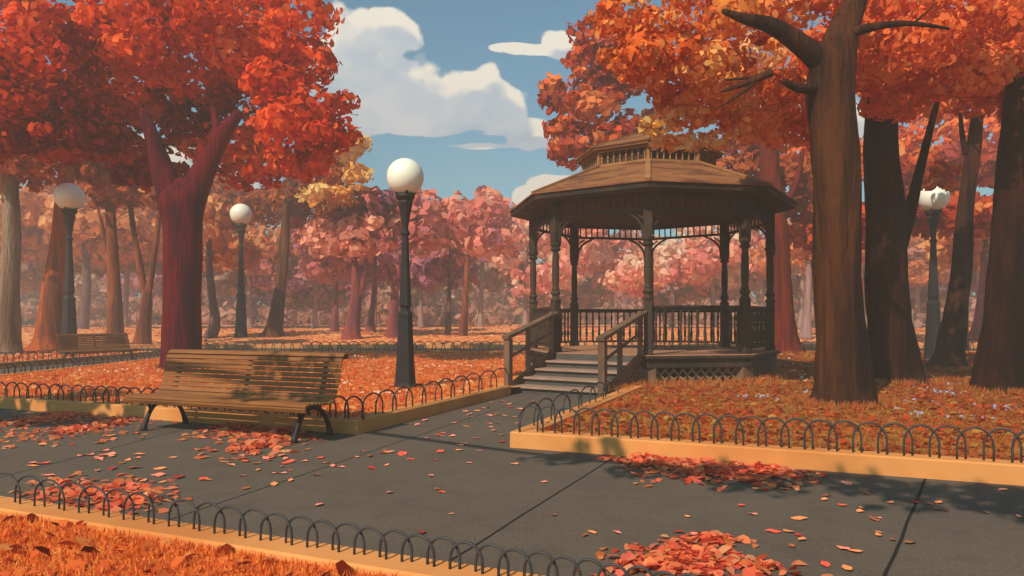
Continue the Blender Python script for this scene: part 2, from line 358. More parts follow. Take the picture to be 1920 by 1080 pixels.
# ---------------------------------------------------------------- benches
def make_bench():
    root = empty('park_bench', (0, 0, 0))
    prof = [Vector(p) for p in ((-.43, .372), (-.455, .425), (-.40, .462), (-.2, .452), (-.02, .436), (.07, .452), (.125, .52), (.165, .64), (.21, .80), (.245, .935), (.275, 1.005), (.325, 1.03), (.375, 1.0), (.375, .955))]
    pp, _ = smooth_path([p.to_3d() for p in prof], [1]*len(prof), 6); cum = [0]
    for i in range(1, len(pp)): cum.append(cum[-1]+(pp[i]-pp[i-1]).length)
    T = cum[-1]; n = 21; pitch = T/n; wd = pitch-.013
    def pos(s):
        for i in range(1, len(pp)):
            if cum[i] >= s: f = (s-cum[i-1])/(cum[i]-cum[i-1]); return pp[i-1].lerp(pp[i], f)
        return pp[-1]
    seat, back = MB(), MB()
    for k in range(n):
        a, b = pos(k*pitch+.0065), pos((k+1)*pitch-.0065); d = (b-a).normalized(); c = (a+b)/2
        up = Vector((0, -d.y, d.x)); ax = Matrix((Vector((1, 0, 0)), Vector((0, d.x, d.y)), up)).transposed()
        tgt = seat if k < 10 else back; L = 2.94
        tgt.box((0, c.x, c.y), (L+random.uniform(-.012, .012), wd, .026), ax)
    seat.build('seat', M['wood'], root, bevel=.004); back.build('backrest', M['wood'], root, bevel=.004)
    for x in (-1.22, 0, 1.22):
        mb = MB(); sub = [p for i, p in enumerate(pp) if i % 3 == 0 and i > 5]
        for a, b in zip(sub[:-1], sub[1:]):
            d = (b-a).normalized(); off = Vector((d.y, -d.x, 0))*.030
            mb.beam((x, a.x+off.x, a.y+off.y), (x, b.x+off.x, b.y+off.y), .05, .032, up=(1, 0, 0) if False else (0, -d.y, d.x))
        mb.build('support', M['lampiron'], root)
    for x in (-1.22, 1.22):
        for sgn, prf in ((0, [(-.33, 0), (-.345, .03), (-.31, .12), (-.25, .24), (-.16, .335), (-.03, .385)]), (1, [(.32, 0), (.33, .03), (.30, .12), (.24, .24), (.14, .335), (-.03, .387)])):
            P3 = [Vector((x, y, z)) for y, z in prf]; P, Q = smooth_path(P3, [.045, .042, .030, .027, .028, .026], 4)
            mb = MB(); mb.tube(P, Q, 8)
            if sgn == 0: mb.tube([(x, -.33, .40), (x, -.27, .36), (x, -.24, .27)], [.024, .026, .022], 7)
            else: mb.tube([(x, .10, .46), (x, .10, .38), (x, .13, .34)], [.03, .03, .026], 7)
            mb.build('leg', M['lampiron'], root, True)
    return root
bench = make_bench(); bench.location = (-3.56, 9.05, 0); bench.rotation_euler.z = -R(22.3)
tag(bench, 'large slatted wooden bench with curved iron legs, in front of the left lawn', 'bench')
b2 = copy_tree(bench); b2.location = (-14.05, 23.9, 0); b2.rotation_euler.z = R(66); b2.scale = (.86, .95, .95)
tag(b2, 'small distant wooden slatted bench beside the left lamp post and side path', 'bench')

# ---------------------------------------------------------------- lamps
def make_lamp():
    root = empty('street_lamp', (0, 0, 0))
    mb = MB(); mb.lathe((0, 0, 0), [(-.05, .24), (.06, .235), (.12, .215), (.5, .185), (1.38, .145), (1.44, .15), (1.48, .138), (1.52, .098), (1.57, .098), (1.62, .128), (1.68, .122), (2.3, .092), (2.98, .066)], 8, .2); mb.build('post', M['lampiron'], root)
    mb = MB(); mb.lathe((0, 0, 0), [(2.98, .066), (3.0, .085), (3.03, .092), (3.06, .085), (3.08, .06), (3.14, .058), (3.4, .10), (3.62, .145), (3.66, .13), (3.70, .155)], 12); mb.build('collar', M['lampiron'], root, False)
    mb = MB(); mb.lathe((0, 0, 0), [(3.68, .15), (3.73, .19), (3.79, .185), (3.80, .12)], 14)
    for k in range(4):
        a = R(90*k); mb.tube([(math.cos(a)*.15, math.sin(a)*.15, 3.74), (math.cos(a)*.175, math.sin(a)*.175, 3.82), (math.cos(a)*.19, math.sin(a)*.19, 3.85)], [.03, .03, .024], 6)
    mb.build('cup', M['lampiron'], root, True)
    mb = MB(); mb.lathe((0, 0, 4.13), [(-.36*math.cos(math.pi*k/20), max(.004, .36*math.sin(math.pi*k/20))) for k in range(21)], 32); mb.build('globe', M['globe'], root, True)
    return root
lamp = make_lamp(); zl = 4.49
LD = [((760, 728), 297, 'lamp post with white globe on the left lawn, nearest in the photo', 13.5),
      ((130, 664), 343, 'lamp post with white globe beside the small distant bench at the far left', None),
      ((452, 634), 382, 'farthest lamp post with a small white globe between the red tree and dark leaning tree', None),
      ((1750, 676), 344, 'lamp post among the dark trunks on the right, its globe partly behind red leaves', None)]
for i, (b, top, lb, Yf) in enumerate(LD):
    o = lamp if i == 0 else copy_tree(lamp); p = gpt(*b)
    if Yf: p = Vector(((b[0]-CX)/F*Yf, Yf, LZ))
    ht = H+(HY-top)/F*p.y-p.z; o.location = p; o.scale = (ht/zl,)*3; o.rotation_euler.z = [.3, .1, .5, .8][i]; tag(o, lb, 'street lamp', 'lamp posts with round white globes')

# ---------------------------------------------------------------- gazebo
GC = Vector((3.35, 17.31, 0)); RP = 2.865; A0 = math.atan2(-.9818, -.19)
gz = empty('gazebo', GC); tag(gz, 'weathered octagonal wooden gazebo with two-tier roof, railings and front steps', 'gazebo')
def V(k, r, z): a = A0-R(45)*k; return Vector((r*math.cos(a), r*math.sin(a), z))      # local to the gazebo
def octo(r): return [V(-k, r, 0) for k in range(8)]
def frus(mb, r0, z0, r1, z1):
    a = [V(-k, r0, z0) for k in range(8)]; b = [V(-k, r1, z1) for k in range(8)]
    mb.add(a+b, [(i, (i+1) % 8, 8+(i+1) % 8, 8+i) for i in range(8)]+[tuple(range(8))[::-1], tuple(range(8, 16))])
DZ = .73
mb = MB(); mb.prism(octo(3.09), DZ-.055, DZ); mb.build('deck', M['floor'], gz, bevel=.01)
mb = MB(); mb.prism(octo(3.02), DZ-.27, DZ-.057); mb.build('deck_fascia', M['gwood'], gz, bevel=.01)
mb = MB(); mb.prism(octo(3.105), DZ-.075, DZ-.012); mb.build('deck_edge', M['gwood'], gz, bevel=.006)
def lattice(mb, a, b, z0, z1, zt=None, step=.20, w=.042):
    """crossed diagonal laths between a and b (local xy), from z0 up to z1 (zt(u) gives a sloping top)"""
    L = (b-a).length; u = (b-a).normalized(); nrm = Vector((-u.y, u.x, 0)); top = zt or (lambda s: z1)
    for sg in (1, -1):
        c = -z1*1.2-L
        while c < L+z1*1.2+L:
            pts = []
            for i in range(61):
                s = L*i/60; z = z0+(s-c)*sg
                if z0 <= z <= top(s): pts.append((s, z))
            if len(pts) > 2:
                p, q = pts[0], pts[-1]; o = nrm*(.008*sg)
                mb.beam(a+u*p[0]+o+Vector((0, 0, p[1])), a+u*q[0]+o+Vector((0, 0, q[1])), .014, w, up=nrm.cross(u) if False else (u*(-sg)+Vector((0, 0, 1))))
            c += step
for k in range(8):
    mb = MB(); p = V(k, 2.80, 0); a = A0-R(45)*k
    ax = Matrix.Rotation(a, 3, 'Z'); mb.box(p+Vector((0, 0, (DZ-.27)/2-.02)), (.30, .34, DZ-.27+.04), ax); mb.build('pier', M['gstair'], gz, bevel=.01)
for k in range(8):
    if k == 0: continue                           # that side is behind the steps
    a, b = V(k-1+8, 2.84, 0), V(k, 2.84, 0)
    if k == 1: continue
    u = (b-a).normalized(); a = a+u*.17; b = b-u*.17
    mb = MB(); lattice(mb, a, b, 0., DZ-.28); mb.beam(a+Vector((0, 0, .02)), b+Vector((0, 0, .02)), .03, .05); mb.build('lattice_panel', M['lath'], gz)
a, b = V(7, 2.84, 0), V(8, 2.84, 0); u = (b-a).normalized(); mb = MB(); lattice(mb, a+u*.17, b-u*.17, 0., DZ-.28); mb.build('lattice_panel', M['lath'], gz)
post = None
for k in range(8):
    if post is None:
        mb = MB(); mb.box((0, 0, (DZ+1.88)/2), (.17, .17, 1.88-DZ)); mb.box((0, 0, 3.60), (.185, .185, .86))
        mb.box((0, 0, DZ+.06), (.21, .21, .12))
        mb.lathe((0, 0, 0), [(1.87, .115), (1.92, .12), (1.94, .085), (1.99, .08), (2.03, .11), (2.07, .11), (2.10, .075), (2.14, .09), (2.18, .07), (2.35, .082), (2.6, .084), (2.9, .072), (2.98, .068), (3.0, .11), (3.05, .115), (3.07, .085), (3.11, .12), (3.18, .125)], 14)
        post = mb.build('post', M['gwood'], gz, bevel=.006)
        post.location = V(k, RP, 0); post.rotation_euler.z = A0-R(45)*k
    else:
        o = post.copy(); COL.objects.link(o); o.parent = gz; o.location = V(k, RP, 0); o.rotation_euler.z = A0-R(45)*k
bal = [(.0, .018), (.02, .03), (.05, .03), (.07, .018), (.13, .031), (.22, .034), (.36, .022), (.44, .019), (.46, .028), (.49, .028), (.51, .018), (.60, .03), (.68, .028), (.74, .018), (.77, .03), (.80, .03)]
balm = None
for k in range(1, 8):                             # entry is between posts 0 and 1
    a, b = V(k, RP, 0), V(k+1, RP, 0); u = (b-a).normalized(); a = a+u*.085; b = b-u*.085
    rl = MB()
    rl.beam(a+Vector((0, 0, DZ+1.0)), b+Vector((0, 0, DZ+1.0)), .10, .055); rl.beam(a+Vector((0, 0, DZ+.955)), b+Vector((0, 0, DZ+.955)), .05, .05)
    rl.beam(a+Vector((0, 0, DZ+.12)), b+Vector((0, 0, DZ+.12)), .06, .05)
    rr = rl.build('railing', M['gwood'], gz, bevel=.006)
    n = 11; L = (b-a).length
    for i in range(n):
        p = a+u*(L*(i+.5)/n)+Vector((0, 0, DZ+.145))
        if balm is None:
            mb = MB(); mb.lathe((0, 0, 0), bal, 8); balm = mb.build('baluster', M['gwood'], rr, True); balm.location = p
        else:
            o = balm.copy(); COL.objects.link(o); o.parent = rr; o.location = p
for k in range(8):
    a, b = V(k, RP, 0), V(k+1, RP, 0); u = (b-a).normalized(); a = a+u*.094; b = b-u*.094; z = lambda h: Vector((0, 0, h))
    mb = MB(); mb.beam(a+z(3.76), b+z(3.76), .07, .06); mb.beam(a+z(4.045), b+z(4.045), .07, .05); n = 12; L = (b-a).length
    for i in range(n): mb.lathe(a+u*(L*(i+.5)/n)+z(3.79), [(0, .016), (.04, .022), (.09, .014), (.12, .026), (.15, .014), (.20, .022), (.23, .016)], 6)
    mb.build('frieze', M['gwood'], gz)
    for p, s in ((a, 1), (b, -1)):
        mb = MB(); q = [p+u*s*.0+z(3.22), p+u*s*.05+z(3.42), p+u*s*.20+z(3.60), p+u*s*.46+z(3.735)]
        P, Q = smooth_path(q, [.03, .032, .03, .026], 4); mb.tube(P, Q, 6); mb.beam(p+u*s*.01+z(3.56), p+u*s*.2+z(3.70), .03, .035); mb.build('bracket', M['gwood'], gz)
mb = MB(); mb.prism(octo(2.98), 4.071, 4.13); mb.build('ceiling', M['gdark'], gz)
mb = MB(); frus(mb, 3.44, 4.09, 3.46, 4.20); mb.build('eave_board', M['gwood'], gz, bevel=.008)
mb = MB(); n = 10
for i in range(n):                                # overlapping board courses
    f0, f1 = i/n, (i+1)/n; r0 = 3.50+(1.60-3.50)*f0; r1 = 3.50+(1.60-3.50)*f1; z0 = 4.203+(5.0-4.203)*f0; z1 = 4.203+(5.0-4.203)*f1
    frus(mb, r0, z0, r0, z0+.028); frus(mb, r0-.002, z0+.029, r1, z1+.024)
rf = mb.build('lower_roof', M['roof'], gz)
for k in range(8):
    mb = MB(); mb.beam(V(k, 3.50, 4.245), V(k, 1.62, 5.05), .11, .04); mb.build('hip_trim', M['trim'], rf)
mb = MB(); mb.prism(octo(1.54), 4.98, 5.38); dr = mb.build('upper_drum', M['gdark'], gz)
mb = MB(); mb.prism(octo(1.62), 5.02, 5.07); mb.prism(octo(1.62), 5.34, 5.385)
for k in range(8):
    a, b = V(k, 1.585, 5.07), V(k+1, 1.585, 5.07); mb.box(a+Vector((0, 0, .135)), (.07, .07, .27), Matrix.Rotation(A0-R(45)*k, 3, 'Z'))
    for i in range(8): mb.lathe(a.lerp(b, (i+.5)/8), [(0, .016), (.05, .022), (.1, .014), (.135, .03), (.17, .014), (.22, .022), (.268, .016)], 6)
mb.build('spindles', M['trim'], dr)
mb = MB(); frus(mb, 1.76, 5.386, 1.78, 5.44); n = 6
for i in range(n):
    f0, f1 = i/n, (i+1)/n; r0 = 1.80+(.30-1.80)*f0; r1 = 1.80+(.30-1.80)*f1; z0 = 5.442+(5.98-5.442)*f0; z1 = 5.442+(5.98-5.442)*f1
    frus(mb, r0, z0, r0, z0+.024); frus(mb, r0-.002, z0+.025, r1, z1+.02)
ur = mb.build('upper_roof', M['roof'], gz)
for k in range(8):
    mb = MB(); mb.beam(V(k, 1.80, 5.475), V(k, .30, 6.02), .08, .035); mb.build('hip_trim', M['trim'], ur)
mb = MB(); mb.prism(octo(.34), 5.99, 6.12); mb.prism(octo(.24), 6.12, 6.19); mb.build('finial', M['gdark'], gz)
# steps
nd = (V(0, 1, 0)+V(1, 1, 0)).normalized(); td = (V(0, 1, 0)-V(1, 1, 0)).normalized(); AP0, AP1 = 2.87, 4.62; W = 2.02
def st(x, d, z): return td*x+nd*d+Vector((0, 0, z))
AX = Matrix((td, -nd, Vector((0, 0, 1)))).transposed(); NS = 4; dep = (AP1-AP0)/NS; rz = DZ/5
for k in range(NS):
    mid = AP1-dep*(k+.5); zt = rz*(k+1)
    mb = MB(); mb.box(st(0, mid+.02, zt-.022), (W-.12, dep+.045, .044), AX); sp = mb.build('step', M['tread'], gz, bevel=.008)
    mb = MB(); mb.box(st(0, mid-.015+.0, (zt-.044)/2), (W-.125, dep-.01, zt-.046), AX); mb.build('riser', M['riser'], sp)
mb = MB(); mb.box(st(0, AP0-.0+.004, DZ-.08), (W-.12, .03, .13), AX); mb.build('riser', M['riser'], gz)
for s in (-1, 1):
    x = s*(W/2+.03)
    mb = MB(); mb.beam(st(x-.0, AP1+.10, .02), st(x, AP0, DZ-.02), .05, .20, up=(0, 0, 1)); mb.build('stringer', M['gstair'], gz, bevel=.006)
    mb = MB(); mb.beam(st(x, AP1+.13, 1.10), st(x, RP*.924+.1, 1.60), .17, .075); sr = mb.build('handrail', M['gstair'], gz, bevel=.008)
    for c_, z_ in (((.135, .135, 1.16), st(x, AP1+.02, .50)), ((.085, .085, 1.0), st(x, (AP1+AP0)/2+.15, .85)), ((.085, .085, .9), st(x, AP0+.06, 1.18))):
        mb = MB(); mb.box(z_, c_, AX); mb.build('railing_post', M['gstair'], sr, bevel=.008)
    mb = MB(); mb.beam(st(x, AP1-.02, .70), st(x, AP0+.1, 1.17), .045, .05); mb.build('rail', M['gstair'], sr, bevel=.004)
    mb = MB(); a_ = st(x+s*.012, AP1, 0); b_ = st(x+s*.012, AP0, 0); Ls = (b_-a_).length
    lattice(mb, a_, b_, 0., DZ, zt=lambda q: max(0., (DZ-.13)*q/Ls-.02), step=.15, w=.03); mb.build('lattice_panel', M['lath'], gz)

# ---------------------------------------------------------------- trees
bkR = bark((78, 14, 28), (108, 18, 26), (58, 14, 32)); bkO = bark((150, 70, 32), (190, 92, 40), (110, 60, 42)); bkG = bark((128, 104, 84), (150, 128, 108), (104, 80, 62))
bkP = bark((96, 70, 74), (122, 90, 88)); bkB = bark((122, 62, 40), (160, 84, 50), (100, 54, 40)); bkD = bark((86, 48, 26), (118, 68, 38), (66, 40, 26))
bkRo = bark((130, 58, 58), (164, 76, 68), (108, 56, 66)); bkDk = bark((32, 14, 8), (60, 25, 12), (22, 10, 7)); bkM = bark((56, 31, 19), (86, 47, 27), (38, 25, 20)); bkBr = bark((96, 28, 14), (128, 38, 20), (70, 22, 14)); bkL = bark((150, 120, 118), (172, 140, 134))
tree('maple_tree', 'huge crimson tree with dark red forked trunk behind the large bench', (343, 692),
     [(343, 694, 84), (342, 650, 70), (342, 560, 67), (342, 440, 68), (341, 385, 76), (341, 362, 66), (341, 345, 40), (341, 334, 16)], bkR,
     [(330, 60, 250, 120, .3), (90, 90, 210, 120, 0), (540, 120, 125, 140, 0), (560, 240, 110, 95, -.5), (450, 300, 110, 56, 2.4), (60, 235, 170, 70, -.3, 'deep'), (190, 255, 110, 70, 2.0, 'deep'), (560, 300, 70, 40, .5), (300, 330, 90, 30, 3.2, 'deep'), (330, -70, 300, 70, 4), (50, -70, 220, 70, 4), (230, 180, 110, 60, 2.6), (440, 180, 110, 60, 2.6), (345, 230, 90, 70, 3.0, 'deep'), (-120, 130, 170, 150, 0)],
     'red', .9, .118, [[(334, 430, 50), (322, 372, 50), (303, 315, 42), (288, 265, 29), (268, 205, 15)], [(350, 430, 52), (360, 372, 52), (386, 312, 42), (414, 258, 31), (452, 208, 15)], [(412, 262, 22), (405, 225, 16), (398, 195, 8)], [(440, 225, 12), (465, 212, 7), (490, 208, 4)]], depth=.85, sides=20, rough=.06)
tree('broadleaf_tree', 'grey mottled trunk at the extreme left edge of the photo under orange leaves', (14, 664), [(14, 666, 58), (16, 630, 40), (19, 540, 32), (20, 440, 30), (18, 350, 27), (18, 250, 22)], bkG,
     [(10, 270, 110, 60, 0), (-60, 330, 90, 60, 0), (60, 300, 60, 40, -1, 'brown')], 'peach', 1.1, .2)
tree('broadleaf_tree', 'stout orange-brown trunk leaning right, just left of the far left lamp post', (90, 659), [(88, 661, 74), (92, 630, 50), (100, 560, 40), (110, 470, 33), (120, 380, 30), (128, 300, 24)], bkO,
     [(140, 285, 100, 50, 1.8, 'brown'), (215, 320, 60, 40, 3, 'brown'), (60, 325, 60, 36, 1, 'brown')], 'brown', 1.1, .2)
tree('broadleaf_tree', 'brown trunk with a thin bare left branch behind the small distant bench', (217, 646), [(217, 648, 32), (216, 600, 28), (211, 500, 21), (208, 420, 18), (207, 340, 16)], bkB,
     [(200, 350, 85, 42, 0), (240, 330, 60, 40, 0)], 'brown', 1.1, .22, [[(208, 490, 9), (196, 440, 7), (178, 368, 3)]])
tree('broadleaf_tree', 'slim russet tree forking into a wide V left of the crimson trunk', (270, 646), [(268, 648, 32), (272, 610, 24), (276, 570, 20), (274, 545, 16)], bkB,
     [(250, 345, 80, 48, 0), (310, 360, 60, 44, 1)], 'peach', 1.1, .24, [[(274, 560, 14), (262, 500, 12), (250, 430, 10), (240, 350, 8)], [(276, 560, 14), (288, 490, 11), (298, 400, 9), (306, 330, 7)]])
tree('broadleaf_tree', 'thin purple-grey trunk behind the left lamp post, bent to the right', (155, 619), [(153, 620, 26), (158, 590, 17), (163, 540, 15), (160, 470, 13), (160, 430, 10)], bkP,
     [(150, 420, 80, 70, 0), (60, 410, 80, 80, 2), (240, 430, 70, 70, 2)], 'peach', 1.9, .42, sides=10)
tree('broadleaf_tree', 'thin purple-grey trunk right of the crimson tree, bulging at its foot', (397, 634), [(394, 636, 24), (402, 605, 20), (398, 560, 14), (393, 500, 12), (391, 450, 10)], bkP,
     [(395, 430, 60, 60, 0), (440, 450, 60, 60, 3)], 'peach', 1.5, .34, sides=10)
tree('broadleaf_tree', 'dark brown leaning trunk carrying amber leaves right of the farthest lamp post', (514, 633), [(511, 635, 40), (516, 600, 28), (526, 540, 21), (533, 460, 19), (537, 400, 16), (545, 340, 13)], bkD,
     [(580, 385, 90, 56, 3, 'brown'), (640, 400, 80, 46, 0, 'brown'), (475, 385, 75, 46, 7, 'brown'), (420, 360, 50, 40, 8, 'brown'), (540, 360, 50, 40, 1, 'brown'), (620, 330, 60, 45, -2), (640, 265, 42, 46, -3, 'yellow'), (668, 330, 30, 26, -4, 'yellow'), (610, 370, 55, 22, -3.4, 'yellow'), (690, 385, 45, 32, -1, 'amber')], 'amber', .95, .2, [[(545, 350, 9), (590, 320, 6), (640, 290, 4)]])
G_ = 'slim trees of the pink grove'
tree('broadleaf_tree', 'slim reddish trunk, leftmost of the pink grove left of the nearest lamp', (628, 622), [(627, 624, 20), (629, 595, 13), (630, 560, 7), (632, 510, 5), (634, 470, 4)], bkRo,
     [(610, 470, 70, 60, 0, 'mauve'), (600, 440, 50, 36, -3, 'pink')], 'mauve', 1.6, .36, [[(631, 530, 3), (625, 518, 2), (622, 500, 1.5)]], G_, sides=8)
tree('broadleaf_tree', 'thickest forked trunk of the pink grove, just left of the nearest lamp post', (660, 637), [(659, 639, 42), (662, 610, 28), (667, 560, 20), (666, 520, 14), (664, 480, 11), (664, 430, 8)], bkRo,
     [(670, 440, 85, 50, 0), (700, 395, 70, 50, 1)], 'pink', 1.3, .3, [[(674, 560, 13), (682, 520, 9), (687, 480, 8), (690, 440, 6)]], G_)
tree('broadleaf_tree', 'purple-tinted narrow trunk between the two forked trees of the pink grove', (695, 624), [(695, 626, 26), (696, 600, 13), (700, 560, 10), (703, 510, 7), (705, 460, 5)], bkRo, [(700, 480, 55, 50, 2, 'mauve'), (760, 490, 70, 60, 4, 'mauve')], 'mauve', 1.6, .36, (), G_, sides=8)
tree('broadleaf_tree', 'deep red forked trunk partly hidden behind the nearest lamp post', (738, 635), [(738, 637, 26), (737, 610, 20), (740, 570, 16), (740, 540, 13)], bkRo, [(740, 430, 80, 60, 0), (770, 385, 60, 40, 1, 'pink')], 'pink', 1.3, .3, [[(739, 545, 10), (731, 520, 8), (724, 495, 6)], [(741, 545, 10), (747, 520, 8), (752, 480, 6)]], G_)
tree('broadleaf_tree', 'slender grey-mauve trunk with a twig, right of the nearest lamp post', (839, 630), [(838, 632, 14), (841, 600, 10), (843, 550, 8), (843, 510, 6), (844, 450, 4)], bkP, [(835, 440, 80, 55, 0), (850, 500, 60, 40, 3, 'mauve')], 'pink', 1.4, .32, [[(844, 540, 4), (851, 525, 3), (856, 512, 2)]], G_, sides=8)
tree('broadleaf_tree', 'brown rightmost trunk of the pink grove, nearest the gazebo steps', (869, 631), [(867, 633, 20), (870, 600, 14), (873, 550, 11), (876, 495, 10), (880, 440, 7)], bkB, [(890, 420, 85, 60, 0), (930, 450, 60, 40, -1), (900, 385, 60, 35, 2)], 'pink', 1.3, .3, (), G_)
tree('maple_tree', 'red trunk with a raised right branch directly behind the right side of the gazebo', (1470, 663), [(1472, 665, 66), (1468, 630, 50), (1462, 540, 44), (1456, 440, 40), (1446, 360, 38), (1442, 270, 36)], bkBr,
     [(1440, 400, 85, 34, 1.5, 'brown'), (1560, 420, 120, 48, 2, 'crim'), (1480, 345, 110, 50, 2.5, 'brown'), (1380, 320, 80, 50, 2.5, 'brown'), (1530, 290, 80, 50, 3.5, 'flame'), (1410, 270, 80, 40, 3, 'crim')], 'crim', 1.0, .2, [[(1460, 400, 15), (1485, 360, 13), (1498, 320, 11), (1506, 280, 8)]], sides=14)
tree('maple_tree', 'red and plum leaved tree standing behind the gazebo, its crown rising against the sky', (1210, 640), [(1217, 668, 18), (1217, 560, 15), (1216, 460, 15), (1196, 340, 16), (1160, 220, 18)], bkBr,
     [(1160, 150, 95, 90, 0), (1090, 215, 75, 60, 0), (1110, 100, 55, 66, 0), (1120, 285, 85, 48, 0), (1210, 240, 80, 75, 0), (1042, 180, 48, 44, 0), (1050, 250, 44, 34, 0), (1180, 70, 60, 50, 0), (1048, 285, 28, 24, -1)], 'crim', .85, .16, Y=26.)
tree('broadleaf_tree', 'pale lilac slender trunk seen between the gazebo and the big foreground trunk', (1512, 634), [(1510, 636, 22), (1513, 590, 13), (1515, 520, 11), (1515, 450, 9)], bkL, [(1520, 450, 60, 45, 0), (1570, 470, 60, 45, 1)], 'peach', 1.4, .32, sides=9)
tree('oak_tree', 'massive brown foreground trunk with spreading boughs right of the gazebo', (1580, 758),
     [(1582, 762, 122), (1582, 730, 108), (1577, 640, 88), (1572, 520, 84), (1567, 400, 84), (1564, 280, 84), (1560, 180, 84), (1562, 120, 80), (1580, 60, 58), (1600, 10, 44), (1616, -40, 36)], bkM,
     [(1480, -10, 190, 80, .8, 'flame'), (1290, 60, 170, 110, .2), (1400, 140, 140, 90, .8), (1270, 170, 80, 50, 1.5), (1290, 205, 60, 40, 1.0, 'glow'), (1350, 200, 70, 45, 1.6, 'glow'), (1400, 235, 60, 35, 1.5, 'glow'), (1480, 215, 120, 75, 2.4, 'flame'), (1210, 50, 90, 90, .3), (1640, 120, 150, 110, 2.6, 'flame'), (1750, 40, 170, 90, .6, 'flame'), (1860, 70, 120, 90, 3.5, 'flame'), (1700, 180, 90, 50, 3., 'flame'), (1480, 130, 120, 70, 3.6, 'glow'), (1640, 50, 90, 60, 3.4, 'flame'), (1915, 20, 90, 70, 2, 'flame'), (1500, 235, 80, 50, 3.2, 'glow'), (1430, 180, 70, 50, 2.4, 'glow'), (1200, 110, 60, 50, .2), (1222, 235, 30, 22, .6, 'yellow'), (1262, 262, 50, 22, 1.0, 'glow'), (1330, 265, 50, 26, 1.4, 'glow'), (1800, 130, 160, 75, 1.5, 'flame')],
     'orange', .55, .07, [[(1572, 190, 30, 0), (1548, 132, 44, 0), (1508, 88, 38, -.1), (1450, 50, 30, -.3), (1395, 35, 18, -.5), (1355, 20, 8, -.6)], [(1600, 60, 20, -.1), (1650, 48, 13, -.5), (1710, 44, 9, -.7), (1780, 54, 4, -.8)], [(1535, 168, 22, 0), (1500, 165, 17, -.3), (1468, 152, 10, -.5)], [(1445, 135, 16, -.8), (1410, 152, 12, -.8), (1352, 172, 4, -.8)], [(1420, 150, 9, -.8), (1385, 178, 6, -.8), (1338, 206, 2, -.8)], [(1440, 140, 8, -.8), (1400, 146, 6, -.8), (1360, 150, 3, -.8)], [(1712, 44, 5, -.7), (1735, 25, 3, -.8), (1752, 8, 2, -.8)]], depth=.6, sides=24, rough=.07)
tree('oak_tree', 'nearly black thick trunk with one long thin branch reaching up right', (1678, 716), [(1680, 720, 110), (1675, 690, 92), (1668, 600, 76), (1664, 500, 72), (1658, 400, 68), (1654, 300, 62), (1652, 210, 52), (1652, 150, 40)], bkDk,
     [(1700, 130, 140, 60, 0, 'flame'), (1680, 200, 60, 40, .5, 'flame')], 'flame', .75, .11, [[(1680, 470, 34), (1702, 410, 24), (1722, 330, 17), (1742, 250, 13), (1760, 180, 9)]], sides=20, rough=.08)
tree('oak_tree', 'right-leaning brown trunk with a thin fork just right of the half hidden lamp', (1776, 693), [(1774, 696, 78), (1779, 665, 52), (1790, 600, 40), (1802, 500, 34), (1814, 380, 28), (1826, 270, 24), (1838, 180, 18)], bkM,
     [(1840, 170, 110, 60, 0), (1760, 190, 70, 35, 1)], 'flame', .85, .15, [[(1812, 290, 12), (1804, 250, 9), (1799, 190, 5)]], sides=16)
tree('oak_tree', 'dark thick trunk at the right edge of the photo', (1870, 733), [(1868, 737, 98), (1872, 700, 82), (1884, 600, 70), (1892, 480, 62), (1900, 340, 56), (1906, 200, 52), (1910, 120, 44)], bkDk,
     [(1920, 110, 130, 80, 0), (1860, 175, 60, 30, .5), (1990, 190, 110, 70, 0)], 'flame', .8, .13, sides=20, rough=.08)
tree('broadleaf_tree', 'thin rose-brown trunk between the leaning trunk and the right edge trunk', (1833, 638), [(1830, 640, 30), (1836, 600, 17), (1842, 520, 12), (1848, 430, 10)], bkRo, [(1850, 440, 80, 44, 0), (1790, 470, 60, 40, 2)], 'peach', 1.4, .32, sides=9)
tree('maple_tree', 'dark red crown behind the half hidden lamp globe, its trunk behind the thick dark trunk', (1655, 668), [(1655, 669, 34), (1658, 560, 28), (1670, 440, 24), (1690, 360, 18)], bkBr,
     [(1700, 400, 90, 38, 2.5), (1800, 405, 100, 42, 2.8), (1757, 340, 38, 15, -4.4, 'crim'), (1775, 322, 34, 14, -4.2, 'crim'), (1900, 410, 80, 46, 2), (1610, 430, 70, 46, 2)], 'crim', .95, .2)
sh = tree('broadleaf_tree', 'unseen tree added beyond the left edge, its crown shading the left leaf heap', (-900, 800), [(-900, 800, 50), (-896, 700, 40), (-890, 460, 34), (-880, 200, 28)], bkB,
     [(-900, 80, 260, 110, 0), (-760, 100, 180, 90, -.6), (-700, 60, 150, 80, .8)], 'amber', .7, .12, Y=7.2)  # unseen tree, added so that its crown shades the pavement
b_ = sh.location.copy(); mb = MB(b_)
P, Q = smooth_path([Vector((b_.x+.1, b_.y, 3.6)), Vector((-8.4, 6.4, 4.9)), Vector((-5.8, 4.6, 5.3)), Vector((-2.9, 2.5, 5.4)), Vector((-.9, 1.4, 5.45)), Vector((1.6, .3, 5.4))], [.13, .09, .06, .04, .025, .012], 5)
mb.tube(P, Q, 9, .08); mb.build('branch', bkB, sh, True)
L_ = [((-2.7, 2.4, 5.4), (.6, .25, .3), None), ((-1.8, 1.85, 5.4), (.7, .3, .35), None), ((-.8, 1.3, 5.4), (.9, .35, .4), None), ((.3, .8, 5.4), (.9, .4, .45), None), ((1.3, .35, 5.4), (.9, .45, .45), None), ((-5.9, 4.6, 5.3), (.9, .5, .4), None), ((2.3, .4, 5.4), (.8, .5, .4), None)]  # leaf lumps on the added bough, placed to cast shade on the path
p, nn, sz, c = crown_pts(L_, .36, .07, 'amber', .9); leaf_obj('crown', p, nn, sz, c, sh, tuple(b_))
